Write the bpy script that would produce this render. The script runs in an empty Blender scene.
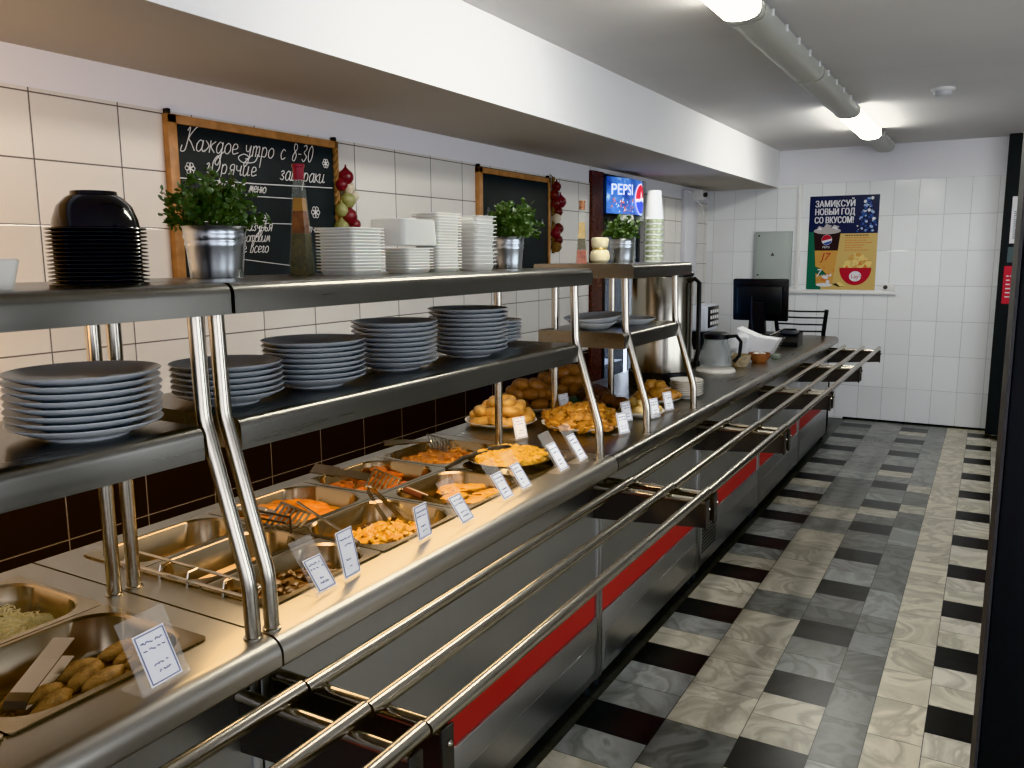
import bpy, bmesh, math, random
from mathutils import Vector, Matrix, noise
random.seed(7)
PI = math.pi
COL = bpy.context.scene.collection
SC = bpy.context.scene
CAM_H = 1.589
ROT = ((0.86693446, -0.07144014, 0.49327574), (0.49838406, 0.13648692, -0.85614523), (-0.00616256, 0.98806256, 0.15392984))
FOC = 828.0

def screen_x(p):
    v = Vector(p) - Vector((0, 0, CAM_H))
    d = Matrix(ROT).transposed() @ v
    return d.x / max(1e-6, -d.z)

ORD = ['first', 'second', 'third', 'fourth', 'fifth', 'sixth', 'seventh', 'eighth', 'ninth', 'tenth', 'eleventh', 'twelfth', 'thirteenth',
       'fourteenth', 'fifteenth', 'sixteenth', 'seventeenth', 'eighteenth', 'nineteenth', 'twentieth']

# ------------------------------------------------------------------ materials
def new_mat(name):
    m = bpy.data.materials.new(name); m.use_nodes = True
    nt = m.node_tree
    return m, nt, nt.nodes['Principled BSDF']

def mat(name, col, rough=.5, metal=0., var=.0, scale=8., alpha=1., trans=0., emit=None, estr=0., bump=0., bscale=60., coat=0., ior=None, sss=0.):
    m, nt, b = new_mat(name)
    b.inputs['Base Color'].default_value = (*col, 1)
    b.inputs['Roughness'].default_value = rough
    b.inputs['Metallic'].default_value = metal
    b.inputs['Alpha'].default_value = alpha
    b.inputs['Transmission Weight'].default_value = trans
    b.inputs['Coat Weight'].default_value = coat
    if ior: b.inputs['IOR'].default_value = ior
    if sss:
        b.inputs['Subsurface Weight'].default_value = sss
        b.inputs['Subsurface Radius'].default_value = (.02, .015, .01)
    if emit:
        b.inputs['Emission Color'].default_value = (*emit, 1)
        b.inputs['Emission Strength'].default_value = estr
    tc = nt.nodes.new('ShaderNodeTexCoord')
    n = nt.nodes.new('ShaderNodeTexNoise'); n.inputs['Scale'].default_value = scale; n.inputs['Detail'].default_value = 4
    nt.links.new(tc.outputs['Object'], n.inputs['Vector'])
    if var:
        r = nt.nodes.new('ShaderNodeValToRGB')
        r.color_ramp.elements[0].position = .3; r.color_ramp.elements[1].position = .7
        r.color_ramp.elements[0].color = (*[c * (1 - var) for c in col], 1)
        r.color_ramp.elements[1].color = (*[min(1, c * (1 + var)) for c in col], 1)
        nt.links.new(n.outputs['Fac'], r.inputs['Fac']); nt.links.new(r.outputs['Color'], b.inputs['Base Color'])
    if bump:
        n2 = nt.nodes.new('ShaderNodeTexNoise'); n2.inputs['Scale'].default_value = bscale; n2.inputs['Detail'].default_value = 5
        nt.links.new(tc.outputs['Object'], n2.inputs['Vector'])
        bp = nt.nodes.new('ShaderNodeBump'); bp.inputs['Strength'].default_value = bump; bp.inputs['Distance'].default_value = .005
        nt.links.new(n2.outputs['Fac'], bp.inputs['Height']); nt.links.new(bp.outputs['Normal'], b.inputs['Normal'])
    return m

def food(name, c1, c2, c3=None, rough=.45, scale=30., bump=.5, bscale=120.):
    m, nt, b = new_mat(name)
    b.inputs['Roughness'].default_value = rough
    tc = nt.nodes.new('ShaderNodeTexCoord')
    n = nt.nodes.new('ShaderNodeTexNoise'); n.inputs['Scale'].default_value = scale; n.inputs['Detail'].default_value = 5; n.inputs['Roughness'].default_value = .65
    r = nt.nodes.new('ShaderNodeValToRGB'); e = r.color_ramp.elements
    e[0].position = .36; e[0].color = (*c1, 1); e[1].position = .62; e[1].color = (*c2, 1)
    if c3:
        x = e.new(.72); x.color = (*c3, 1)
    nt.links.new(tc.outputs['Object'], n.inputs['Vector']); nt.links.new(n.outputs['Fac'], r.inputs['Fac']); nt.links.new(r.outputs['Color'], b.inputs['Base Color'])
    n2 = nt.nodes.new('ShaderNodeTexNoise'); n2.inputs['Scale'].default_value = bscale; n2.inputs['Detail'].default_value = 4
    bp = nt.nodes.new('ShaderNodeBump'); bp.inputs['Strength'].default_value = bump; bp.inputs['Distance'].default_value = .004
    nt.links.new(tc.outputs['Object'], n2.inputs['Vector']); nt.links.new(n2.outputs['Fac'], bp.inputs['Height']); nt.links.new(bp.outputs['Normal'], b.inputs['Normal'])
    return m

def steel(name, col=(.275, .265, .245), r0=.24, r1=.34, stretch=(25, .8, 25)):
    m, nt, b = new_mat(name)
    b.inputs['Metallic'].default_value = 1
    tc = nt.nodes.new('ShaderNodeTexCoord'); mp = nt.nodes.new('ShaderNodeMapping'); mp.inputs['Scale'].default_value = stretch
    n = nt.nodes.new('ShaderNodeTexNoise'); n.inputs['Scale'].default_value = 3; n.inputs['Detail'].default_value = 3
    nt.links.new(tc.outputs['Object'], mp.inputs['Vector']); nt.links.new(mp.outputs['Vector'], n.inputs['Vector'])
    mr = nt.nodes.new('ShaderNodeMapRange'); mr.inputs['To Min'].default_value = r0; mr.inputs['To Max'].default_value = r1
    nt.links.new(n.outputs['Fac'], mr.inputs['Value']); nt.links.new(mr.outputs['Result'], b.inputs['Roughness'])
    r = nt.nodes.new('ShaderNodeValToRGB')
    r.color_ramp.elements[0].color = (*[c * .96 for c in col], 1); r.color_ramp.elements[1].color = (*[c * 1.04 for c in col], 1)
    nt.links.new(n.outputs['Fac'], r.inputs['Fac']); nt.links.new(r.outputs['Color'], b.inputs['Base Color'])
    return m

def tiles(name, axis, u0, pu, v0, pv, col, grout, rough=.16, g=.0022, var=.04):
    """glazed wall tiles: u along world axis, v up"""
    m, nt, b = new_mat(name); N = nt.nodes; L = nt.links
    b.inputs['Roughness'].default_value = rough
    tc = N.new('ShaderNodeTexCoord'); sp = N.new('ShaderNodeSeparateXYZ'); L.new(tc.outputs['Object'], sp.inputs['Vector'])
    def mth(op, a, bb):
        n = N.new('ShaderNodeMath'); n.operation = op
        for i, v in enumerate((a, bb)):
            if v is None: continue
            if isinstance(v, (int, float)): n.inputs[i].default_value = v
            else: L.new(v, n.inputs[i])
        return n.outputs[0]
    def edge(src, o, p):
        t = mth('DIVIDE', mth('SUBTRACT', src, o), p)
        f = mth('FRACT', t, None)
        d = mth('MULTIPLY', mth('MINIMUM', f, mth('SUBTRACT', 1.0, f)), p)
        return d, mth('FLOOR', t, None)
    du, iu = edge(sp.outputs[axis], u0, pu); dv, iv = edge(sp.outputs['Z'], v0, pv)
    d = mth('MINIMUM', du, dv)
    mask = mth('LESS_THAN', d, g)
    cb = N.new('ShaderNodeCombineXYZ'); L.new(iu, cb.inputs[0]); L.new(iv, cb.inputs[1])
    wn = N.new('ShaderNodeTexWhiteNoise'); L.new(cb.outputs[0], wn.inputs['Vector'])
    mix1 = N.new('ShaderNodeMix'); mix1.data_type = 'RGBA'
    mix1.inputs['A'].default_value = (*[c * (1 - var) for c in col], 1); mix1.inputs['B'].default_value = (*[min(1, c * (1 + var)) for c in col], 1)
    L.new(wn.outputs['Value'], mix1.inputs['Factor'])
    mix = N.new('ShaderNodeMix'); mix.data_type = 'RGBA'
    L.new(mask, mix.inputs['Factor']); L.new(mix1.outputs['Result'], mix.inputs['A']); mix.inputs['B'].default_value = (*grout, 1)
    L.new(mix.outputs['Result'], b.inputs['Base Color'])
    mr = N.new('ShaderNodeMapRange'); mr.inputs['From Max'].default_value = g * 2; mr.inputs['To Min'].default_value = 0; mr.inputs['To Max'].default_value = 1
    L.new(d, mr.inputs['Value'])
    bp = N.new('ShaderNodeBump'); bp.inputs['Strength'].default_value = .5; bp.inputs['Distance'].default_value = .002
    L.new(mr.outputs['Result'], bp.inputs['Height']); L.new(bp.outputs['Normal'], b.inputs['Normal'])
    return m

M = {}
M['steel'] = steel('brushed_steel')
M['worktop'] = steel('worktop_steel', (.40, .38, .345), .34, .44)
M['steel_v'] = steel('brushed_steel_panel', (.47, .47, .47), .32, .42, (1.5, 14, .8))
M['steel_tube'] = steel('polished_tube', (.46, .43, .38), .20, .27, (20, 2, 20))
M['steel_pan'] = steel('pan_steel', (.36, .30, .22), .18, .26, (6, 6, 6))
M['steel_dark'] = mat('bracket_steel', (.10, .095, .09), .45, .7)
M['red'] = mat('red_enamel', (.38, .030, .026), .4)
M['black'] = mat('black_plastic', (.012, .012, .013), .35)
M['blackgloss'] = mat('black_gloss', (.006, .006, .008), .12, coat=.4)
M['rubber'] = mat('black_rubber', (.01, .01, .01), .7)
M['white'] = mat('white_plastic', (.8, .8, .8), .4)
M['paint'] = mat('ceiling_paint', (.68, .67, .67), .8, var=.04, scale=1.5)
M['soffit'] = mat('soffit_paint', (.82, .82, .84), .7)
M['wallpaint'] = mat('white_wall_paint', (.80, .80, .85), .75)
M['lwall_tile'] = tiles('left_wall_tile', 'Y', 1.529, .297, 1.6895, .198, (.74, .72, .69), (.16, .14, .13))
M['dark_tile'] = tiles('dark_brown_tile', 'Y', 1.529, .297, .677, .198, (.017, .011, .010), (.32, .28, .25), rough=.2)
M['bwall_tile'] = tiles('back_wall_tile', 'X', -.203, .208, 2.244, .319, (.83, .85, .87), (.52, .53, .54), rough=.14, g=.0018)
M['plate'] = mat('grey_plate_glaze', (.54, .57, .60), .28, coat=.15)
M['wplate'] = mat('white_plate_glaze', (.75, .72, .66), .25)
M['paper'] = mat('white_card', (.82, .82, .84), .6)
M['ink'] = mat('blue_ink', (.16, .18, .34), .7)
M['acrylic'] = mat('clear_acrylic', (.95, .92, .88), .05, alpha=.13)
M['glass'] = mat('clear_glass', (.9, .95, .95), .03, alpha=.10)
M['lid'] = mat('white_container', (.88, .88, .83), .35, sss=.4)
M['trans'] = mat('frosted_container', (.80, .81, .78), .35, alpha=.75)
M['trans2'] = mat('clear_container', (.86, .87, .85), .2, alpha=.6)
M['galv'] = steel('galvanised', (.48, .51, .54), .22, .36, (14, 14, 5))
M['soil'] = mat('dark_soil', (.02, .015, .01), .9, bump=.6)
M['stem'] = mat('green_stem', (.05, .08, .02), .6)
M['wood'] = mat('pine_frame', (.42, .22, .10), .5, var=.25, scale=20)
M['slate'] = mat('chalkboard', (.016, .021, .025), .55, var=.25, scale=5)
M['chalk'] = mat('white_chalk', (.72, .73, .74), .9)

# ------------------------------------------------------------------ mesh builder
class MB:
    def __init__(s): s.bm = bmesh.new(); s.i = 0
    def idx(s, i): s.i = i; return s
    def _set(s, fs):
        for f in fs: f.material_index = s.i
    def box(s, a, b, bev=0., seg=2, rot=None, piv=None):
        c = [(a[k] + b[k]) / 2 for k in range(3)]; d = [abs(b[k] - a[k]) for k in range(3)]
        mt = Matrix.Translation(c) @ Matrix.Diagonal((*d, 1))
        if rot is not None:
            p = Vector(piv if piv is not None else c)
            mt = Matrix.Translation(p) @ rot @ Matrix.Translation(-p) @ mt
        t = bmesh.new(); bmesh.ops.create_cube(t, size=1, matrix=mt)
        if bev: bmesh.ops.bevel(t, geom=t.edges[:], offset=bev, segments=seg, affect='EDGES', profile=.5)
        s.merge(t); return s
    def merge(s, t, mt=None):
        vm = {}
        for v in t.verts: vm[v] = s.bm.verts.new(mt @ v.co if mt else v.co)
        for f in t.faces:
            try: nf = s.bm.faces.new([vm[v] for v in f.verts]); nf.material_index = s.i
            except ValueError: pass
        t.free()
    def tube(s, pts, r, n=10, cap=True, closed=False):
        pts = [Vector(p) for p in pts]; rings = []; m = len(pts)
        rr = r if isinstance(r, (list, tuple)) else [r] * m
        up = None
        for i, p in enumerate(pts):
            if closed: t = (pts[(i + 1) % m] - pts[i - 1]).normalized()
            else: t = (pts[min(i + 1, m - 1)] - pts[max(i - 1, 0)]).normalized()
            if up is None:
                up = t.orthogonal().normalized()
            else:
                up = (up - t * up.dot(t))
                up = up.normalized() if up.length > 1e-6 else t.orthogonal().normalized()
            w = t.cross(up)
            rings.append([s.bm.verts.new(p + (up * math.cos(2 * PI * k / n) + w * math.sin(2 * PI * k / n)) * rr[i]) for k in range(n)])
        fs = []
        for i in range(m if closed else m - 1):
            a, b = rings[i], rings[(i + 1) % m]
            for k in range(n): fs.append(s.bm.faces.new((a[k], a[(k + 1) % n], b[(k + 1) % n], b[k])))
        if cap and not closed:
            fs.append(s.bm.faces.new(rings[0][::-1])); fs.append(s.bm.faces.new(rings[-1]))
        s._set(fs); return s
    def lathe(s, prof, c=(0, 0, 0), n=32, sx=1., sy=1., mt=None, capb=True, capt=False):
        rings = []
        for r, z in prof:
            ring = []
            for k in range(n):
                a = 2 * PI * k / n
                co = Vector((c[0] + r * sx * math.cos(a), c[1] + r * sy * math.sin(a), c[2] + z))
                ring.append(s.bm.verts.new(mt @ co if mt else co))
            rings.append(ring)
        fs = []
        for i in range(len(rings) - 1):
            a, b = rings[i], rings[i + 1]
            for k in range(n): fs.append(s.bm.faces.new((a[k], a[(k + 1) % n], b[(k + 1) % n], b[k])))
        if capb and prof[0][0] > 0: fs.append(s.bm.faces.new(rings[0][::-1]))
        if capt and prof[-1][0] > 0: fs.append(s.bm.faces.new(rings[-1]))
        s._set(fs); return s
    def prism(s, poly, axis, a, b):
        """extrude 2-D polygon; axis Y: poly=(x,z); axis X: (y,z); axis Z: (x,y)"""
        def co(p, t):
            return {'Y': (p[0], t, p[1]), 'X': (t, p[0], p[1]), 'Z': (p[0], p[1], t)}[axis]
        A = [s.bm.verts.new(co(p, a)) for p in poly]; B = [s.bm.verts.new(co(p, b)) for p in poly]
        n = len(poly); fs = [s.bm.faces.new((A[i], A[(i + 1) % n], B[(i + 1) % n], B[i])) for i in range(n)]
        fs.append(s.bm.faces.new(A[::-1])); fs.append(s.bm.faces.new(B)); s._set(fs); return s
    def poly(s, pts):
        s._set([s.bm.faces.new([s.bm.verts.new(p) for p in pts])]); return s
    def blob(s, c, r, rot=None, amp=.15, fr=3., sub=2, seed=0.):
        t = bmesh.new(); bmesh.ops.create_icosphere(t, subdivisions=sub, radius=1)
        R3 = rot or Matrix.Identity(3)
        for v in t.verts:
            q = v.co.copy(); k = 1 + amp * noise.noise(q * fr * .5 + Vector((seed, seed * 1.7, seed * .3))) + amp * .45 * noise.noise(q * fr * 1.5 + Vector((seed * 2.1, 5, seed)))
            q = Vector((q.x * r[0], q.y * r[1], q.z * r[2])) * k
            v.co = Vector(c) + R3 @ q
        s.merge(t); return s
    def rloops(s, loops, n=6):
        """rounded-rect loops: (cx, cy, hx, hy, rad, z); last loop is capped"""
        prev = None; fs = []
        for cx, cy, hx, hy, rad, z in loops:
            ring = []
            for q, (sx, sy) in enumerate(((1, 1), (-1, 1), (-1, -1), (1, -1))):
                for k in range(n + 1):
                    a = (q + k / n) * PI / 2
                    ring.append(s.bm.verts.new((cx + sx * (hx - rad) + rad * math.cos(a), cy + sy * (hy - rad) + rad * math.sin(a), z)))
            if prev:
                m = len(ring)
                for k in range(m): fs.append(s.bm.faces.new((prev[k], prev[(k + 1) % m], ring[(k + 1) % m], ring[k])))
            prev = ring
        fs.append(s.bm.faces.new(prev)); s._set(fs); return s
    def text(s, body, mt, size, align='LEFT', shear=0., xs=1.):
        c = bpy.data.curves.new('t', 'FONT'); c.body = body; c.size = size; c.align_x = align; c.shear = shear; c.resolution_u = 3
        o = bpy.data.objects.new('t', c); COL.objects.link(o); bpy.context.view_layer.update()
        me = bpy.data.meshes.new_from_object(o.evaluated_get(bpy.context.evaluated_depsgraph_get()))
        t = bmesh.new(); t.from_mesh(me)
        s.merge(t, mt @ Matrix.Diagonal((xs, 1, 1, 1)))
        bpy.data.objects.remove(o); bpy.data.curves.remove(c); bpy.data.meshes.remove(me); return s
    def build(s, name, mats, parent=None, origin=None, smooth=35, fix=True):
        """world-space geometry -> object; parented objects keep world placement"""
        off = Vector((0, 0, 0))
        if parent is not None:
            p = parent
            while p: off += p.location; p = p.parent
        elif origin is not None: off = Vector(origin)
        for v in s.bm.verts: v.co -= off
        if fix: bmesh.ops.recalc_face_normals(s.bm, faces=s.bm.faces[:])
        me = bpy.data.meshes.new(name); s.bm.to_mesh(me); s.bm.free()
        if not isinstance(mats, (list, tuple)): mats = [mats]
        for m in mats: me.materials.append(M[m] if isinstance(m, str) else m)
        if smooth:
            for p in me.polygons: p.use_smooth = True
            me.set_sharp_from_angle(angle=math.radians(smooth))
        o = bpy.data.objects.new(name, me); COL.objects.link(o)
        if parent is not None: o.parent = parent
        elif origin is not None: o.location = off
        return o

def tag(o, label, cat, group=None, kind=None):
    o['label'] = label; o['category'] = cat
    if group: o['group'] = group
    if kind: o['kind'] = kind
    return o
def thing(name, label, cat, loc, group=None):
    o = bpy.data.objects.new(name, None); COL.objects.link(o); o.location = loc; o.empty_display_size = .05
    return tag(o, label, cat, group)
def dup(root, loc, rot=None, label=None, scale=None):
    def cp(o, par):
        c = o.copy(); COL.objects.link(c); c.parent = par
        for ch in o.children: cp(ch, c)
        return c
    c = cp(root, None); c.location = loc
    if rot is not None: c.rotation_euler = rot
    if scale is not None: c.scale = (scale,) * 3 if isinstance(scale, (int, float)) else scale
    if label: c['label'] = label
    return c
def struct(o): o['kind'] = 'structure'; return o
def rz(a): return Matrix.Rotation(a, 3, 'Z')
def rx(a): return Matrix.Rotation(a, 3, 'X')
def ry(a): return Matrix.Rotation(a, 3, 'Y')
def arc(c, r, a0, a1, n=6):
    return [(c[0] + r * math.cos(a0 + (a1 - a0) * k / n), c[1] + r * math.sin(a0 + (a1 - a0) * k / n)) for k in range(n + 1)]

# ------------------------------------------------------------------ setting
XW, YB, CEIL, SOF = -2.557, 8.45, 2.565, 2.216
# floor: every slab of marble its own quad with a colour of its own
def make_floor():
    bm = bmesh.new(); cl = bm.loops.layers.float_color.new('tile')
    rnd = random.Random(3)
    def quad(x0, x1, y0, y1, c, dark):
        g = .0012
        f = bm.faces.new([bm.verts.new(p) for p in ((x0 + g, y0 + g, 0), (x1 - g, y0 + g, 0), (x1 - g, y1 - g, 0), (x0 + g, y1 - g, 0))])
        for l in f.loops: l[cl] = (*c, dark)
    def BL(): k = rnd.uniform(.75, 1.4); return (.013 * k, .0135 * k, .014 * k)
    def cream(): k = rnd.uniform(.8, 1.1); return (.50 * k, .47 * k, .385 * k)
    def grey(): k = rnd.uniform(.8, 1.15); return (.17 * k, .175 * k, .165 * k)
    def lgrey(): k = rnd.uniform(.8, 1.15); return (.27 * k, .28 * k, .27 * k)
    def dgrey(): k = rnd.uniform(.7, 1.2); return (.07 * k, .07 * k, .066 * k)
    P = .517; Y0 = 2.56 - 7 * P
    n = int((YB - Y0) / P) + 1
    for i in range(n):
        y = Y0 + i * P
        # column under the counter front edge: charcoal
        for a, b in ((0, .3), (.3, P)): quad(-1.52, -1.205, y + a, y + b, dgrey() if rnd.random() < .55 else BL(), 1)
        for a, b in ((0, P),): quad(-2.2, -1.52, y + a, y + b, dgrey(), 1)
        # black / pale column beside the counter
        b0 = y - .2 + .02
        quad(-1.205, -1.13, y - .0, y + P, dgrey(), .8)
        quad(-1.13, -.87, y - .18, y, BL(), 1)
        far = i > 13
        pick = (lambda: lgrey() if rnd.random() < .7 else grey()) if far else (lambda: cream() if rnd.random() < .6 else lgrey())
        quad(-1.13, -.87, y, y + .165, pick(), .2); quad(-1.13, -.87, y + .165, y + P - .18, pick(), .2)
        # slab column
        a = rnd.uniform(.2, .3)
        for u, v in ((0, a), (a, P)):
            quad(-.87, -.62, y + u, y + v, (cream() if (rnd.random() < .55 and i < 13) else (grey() if not far else lgrey())), .3)
        # narrow dark dot column with greys
        quad(-.62, -.40, y - .19 + .02, y + .02, tuple(v * 2.2 for v in BL()), 1)
        pk = lambda: (cream() if rnd.random() < .18 else (grey() if rnd.random() < .6 and not far else lgrey()))
        quad(-.62, -.40, y + .02, y + .185, pk(), .4); quad(-.62, -.40, y + .185, y + P - .17, pk(), .4)
        a = rnd.uniform(.18, .34)
        for u, v in ((0, a), (a, P)): quad(-.40, -.255, y + u, y + v, pk(), .4)
        # bright cream strip
        a = rnd.uniform(.2, .32)
        for u, v in ((0, a), (a, P)):
            k = rnd.uniform(.92, 1.06); quad(-.255, -.088, y + u, y + v, (.60 * k, .56 * k, .45 * k), 0)
        quad(-.088, .092, y - .17 + .0, y + .025, BL(), 1)
        k = rnd.uniform(.92, 1.06); quad(-.088, .092, y + .025, y + .19, (.64 * k, .61 * k, .50 * k), 0); quad(-.088, .092, y + .19, y + P - .17, (.66 * k, .63 * k, .54 * k), 0)
        for xa in range(14):
            x0 = .092 + xa * .27; k = rnd.uniform(.9, 1.05)
            for u, v in ((0, .25), (.25, P)): quad(x0, x0 + .27, y + u, y + v, (.68 * k, .66 * k, .58 * k) if xa < 3 or rnd.random() < .6 else grey(), 0)
    # bed of grout below the slabs
    f = bm.faces.new([bm.verts.new(p) for p in ((-3.4, -2.2, -.0015), (4.2, -2.2, -.0015), (4.2, 9.2, -.0015), (-3.4, 9.2, -.0015))])
    for l in f.loops: l[cl] = (.03, .03, .028, 1)
    m, nt, b = new_mat('marble_slabs'); N = nt.nodes; L = nt.links
    at = N.new('ShaderNodeAttribute'); at.attribute_name = 'tile'
    tc = N.new('ShaderNodeTexCoord')
    wv = N.new('ShaderNodeTexNoise'); wv.inputs['Scale'].default_value = 4; wv.inputs['Detail'].default_value = 7; wv.inputs['Distortion'].default_value = 1.1
    # shift the veins from slab to slab with the slab's own colour
    vm = N.new('ShaderNodeVectorMath'); vm.operation = 'MULTIPLY_ADD'; vm.inputs[1].default_value = (40, 40, 40)
    L.new(at.outputs['Color'], vm.inputs[0]); L.new(tc.outputs['Object'], vm.inputs[2]); L.new(vm.outputs[0], wv.inputs['Vector'])
    r = N.new('ShaderNodeValToRGB'); e = r.color_ramp.elements
    e[0].position = .36; e[0].color = (1, 1, 1, 1); e[1].position = .47; e[1].color = (.52, .51, .48, 1); x = e.new(.53); x.color = (1, 1, 1, 1); y = e.new(.66); y.color = (.62, .61, .58, 1)
    L.new(wv.outputs['Fac'], r.inputs['Fac'])
    mx = N.new('ShaderNodeMix'); mx.data_type = 'RGBA'; mx.blend_type = 'MULTIPLY'; mx.inputs['Factor'].default_value = .75
    L.new(at.outputs['Color'], mx.inputs['A']); L.new(r.outputs['Color'], mx.inputs['B']); L.new(mx.outputs['Result'], b.inputs['Base Color'])
    b.inputs['Roughness'].default_value = .3; b.inputs['Specular IOR Level'].default_value = .35
    me = bpy.data.meshes.new('floor'); bm.to_mesh(me); bm.free(); me.materials.append(m)
    o = bpy.data.objects.new('floor', me); COL.objects.link(o); struct(o)
make_floor()

mb = MB()   # tiled wall behind the counter; its near stretch, and the stretch beyond the cooler's recess
for y0, y1 in ((-2.2, 5.575), (6.72, YB + .1)):
    mb.idx(0).box((XW - .12, y0, 0), (XW, y1, .892))
    mb.idx(1).box((XW - .12, y0, .892), (XW, y1, 2.098))
    mb.idx(2).box((XW - .12, y0, 2.098), (XW - .006, y1, CEIL))
mb.idx(2).box((XW - .12, 5.575, SOF - .03), (XW, 6.72, CEIL))
mb.box((-3.4, 5.47, 0), (XW - .12, 5.575, CEIL)).box((-3.4, 6.72, 0), (XW - .12, 6.83, CEIL)).box((-3.46, 5.47, 0), (-3.38, 6.83, CEIL))
struct(mb.build('wall_left', ['dark_tile', 'lwall_tile', 'wallpaint']))
M['mosaic'] = food('dark_mosaic', (.03, .01, .008), (.10, .035, .025), (.3, .22, .18), .25, 55, 0)
struct(MB().box((XW - .05, 5.577, 0), (XW + .02, 5.775, SOF - .03)).build('trim_1', 'mosaic'))
mb = MB(); mb.idx(0).box((-3.4, YB, 0), (4.2, YB + .12, 2.244)); mb.idx(1).box((-3.4, YB + .004, 2.244), (4.2, YB + .12, CEIL))
struct(mb.build('wall_back', ['bwall_tile', 'wallpaint']))
struct(MB().box((-3.4, -2.2, CEIL), (4.2, YB + .12, CEIL + .1)).build('ceiling', 'paint'))
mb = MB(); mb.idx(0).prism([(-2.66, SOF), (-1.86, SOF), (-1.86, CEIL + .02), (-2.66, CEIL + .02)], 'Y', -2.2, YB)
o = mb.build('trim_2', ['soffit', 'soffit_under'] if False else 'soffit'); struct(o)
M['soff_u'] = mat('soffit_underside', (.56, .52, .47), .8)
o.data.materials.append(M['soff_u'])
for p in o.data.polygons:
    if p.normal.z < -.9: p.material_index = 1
# pillars of black panel on the right
M['pillar'] = mat('black_panel', (.007, .009, .010), .45)
struct(MB().box((.045, 8.28, 0), (1.7, YB + .01, CEIL + .01)).build('wall_right', 'pillar'))
mb = MB(); mb.box((.030, 1.2, 0), (.34, 1.56, 2.2), .003)
M['pillar2'] = mat('black_near_panel', (.005, .006, .0065), .5)
struct(mb.build('wall_near', 'pillar2'))
struct(MB().box((.026, 1.197, 0), (.030, 1.52, 2.2)).build('trim_3', mat('grey_panel_edge', (.05, .05, .05), .5)))
# cable trunking on the back wall, pipe boxing in the corner
mb = MB(); mb.box((-1.672, YB - .018, 1.235), (-1.632, YB, 2.235), .003); mb.box((-2.02, YB - .03, 1.205), (-.765, YB, 1.238), .003); mb.box((-2.5, YB - .014, 2.205), (-1.66, YB, 2.228), .002)
struct(mb.build('trim_4', 'white'))
struct(MB().box((XW, 7.63, .9), (XW + .045, 7.98, 2.18), .004).build('trim_5', mat('white_boxing', (.72, .73, .78), .5)))
struct(MB().box((-1.16, YB - .012, 0), (.05, YB, .018)).build('baseboard_back', 'rubber'))
# windowed street side, right and behind the photographer
mb = MB()
for y0, y1 in ((-2.2, -1.4), (1.6, 2.0)): mb.box((4.1, y0, 0), (4.2, y1, CEIL))
for y0, y1 in ((-1.4, 1.6), (2.0, 4.6)): mb.box((4.1, y0, 0), (4.2, y1, .5)); mb.box((4.1, y0, 2.35), (4.2, y1, CEIL))
mb.idx(1).box((4.1, 4.6, 0), (4.2, YB, CEIL))  # unseen stretch, closed and toned darker to dull reflections in the shelf fronts
struct(mb.build('wall_street', ['wallpaint', mat('reflection_wall_tone', (.42, .41, .40), .6)]))
for k, (y0, y1) in enumerate(((-1.4, 1.6), (2.0, 4.6))):
    mb = MB()
    for a, b in (((4.12, y0, .5), (4.18, y0 + .06, 2.35)), ((4.12, y1 - .06, .5), (4.18, y1, 2.35)), ((4.12, y0, .5), (4.18, y1, .56)), ((4.12, y0, 2.29), (4.18, y1, 2.35)), ((4.12, (y0 + y1) / 2 - .03, .5), (4.18, (y0 + y1) / 2 + .03, 2.35))): mb.box(a, b)
    struct(mb.build('window_%d' % (k + 1), 'white'))
struct(MB().box((-3.4, -2.3, 0), (4.2, -2.2, CEIL)).build('wall_front', 'wallpaint'))
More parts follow.
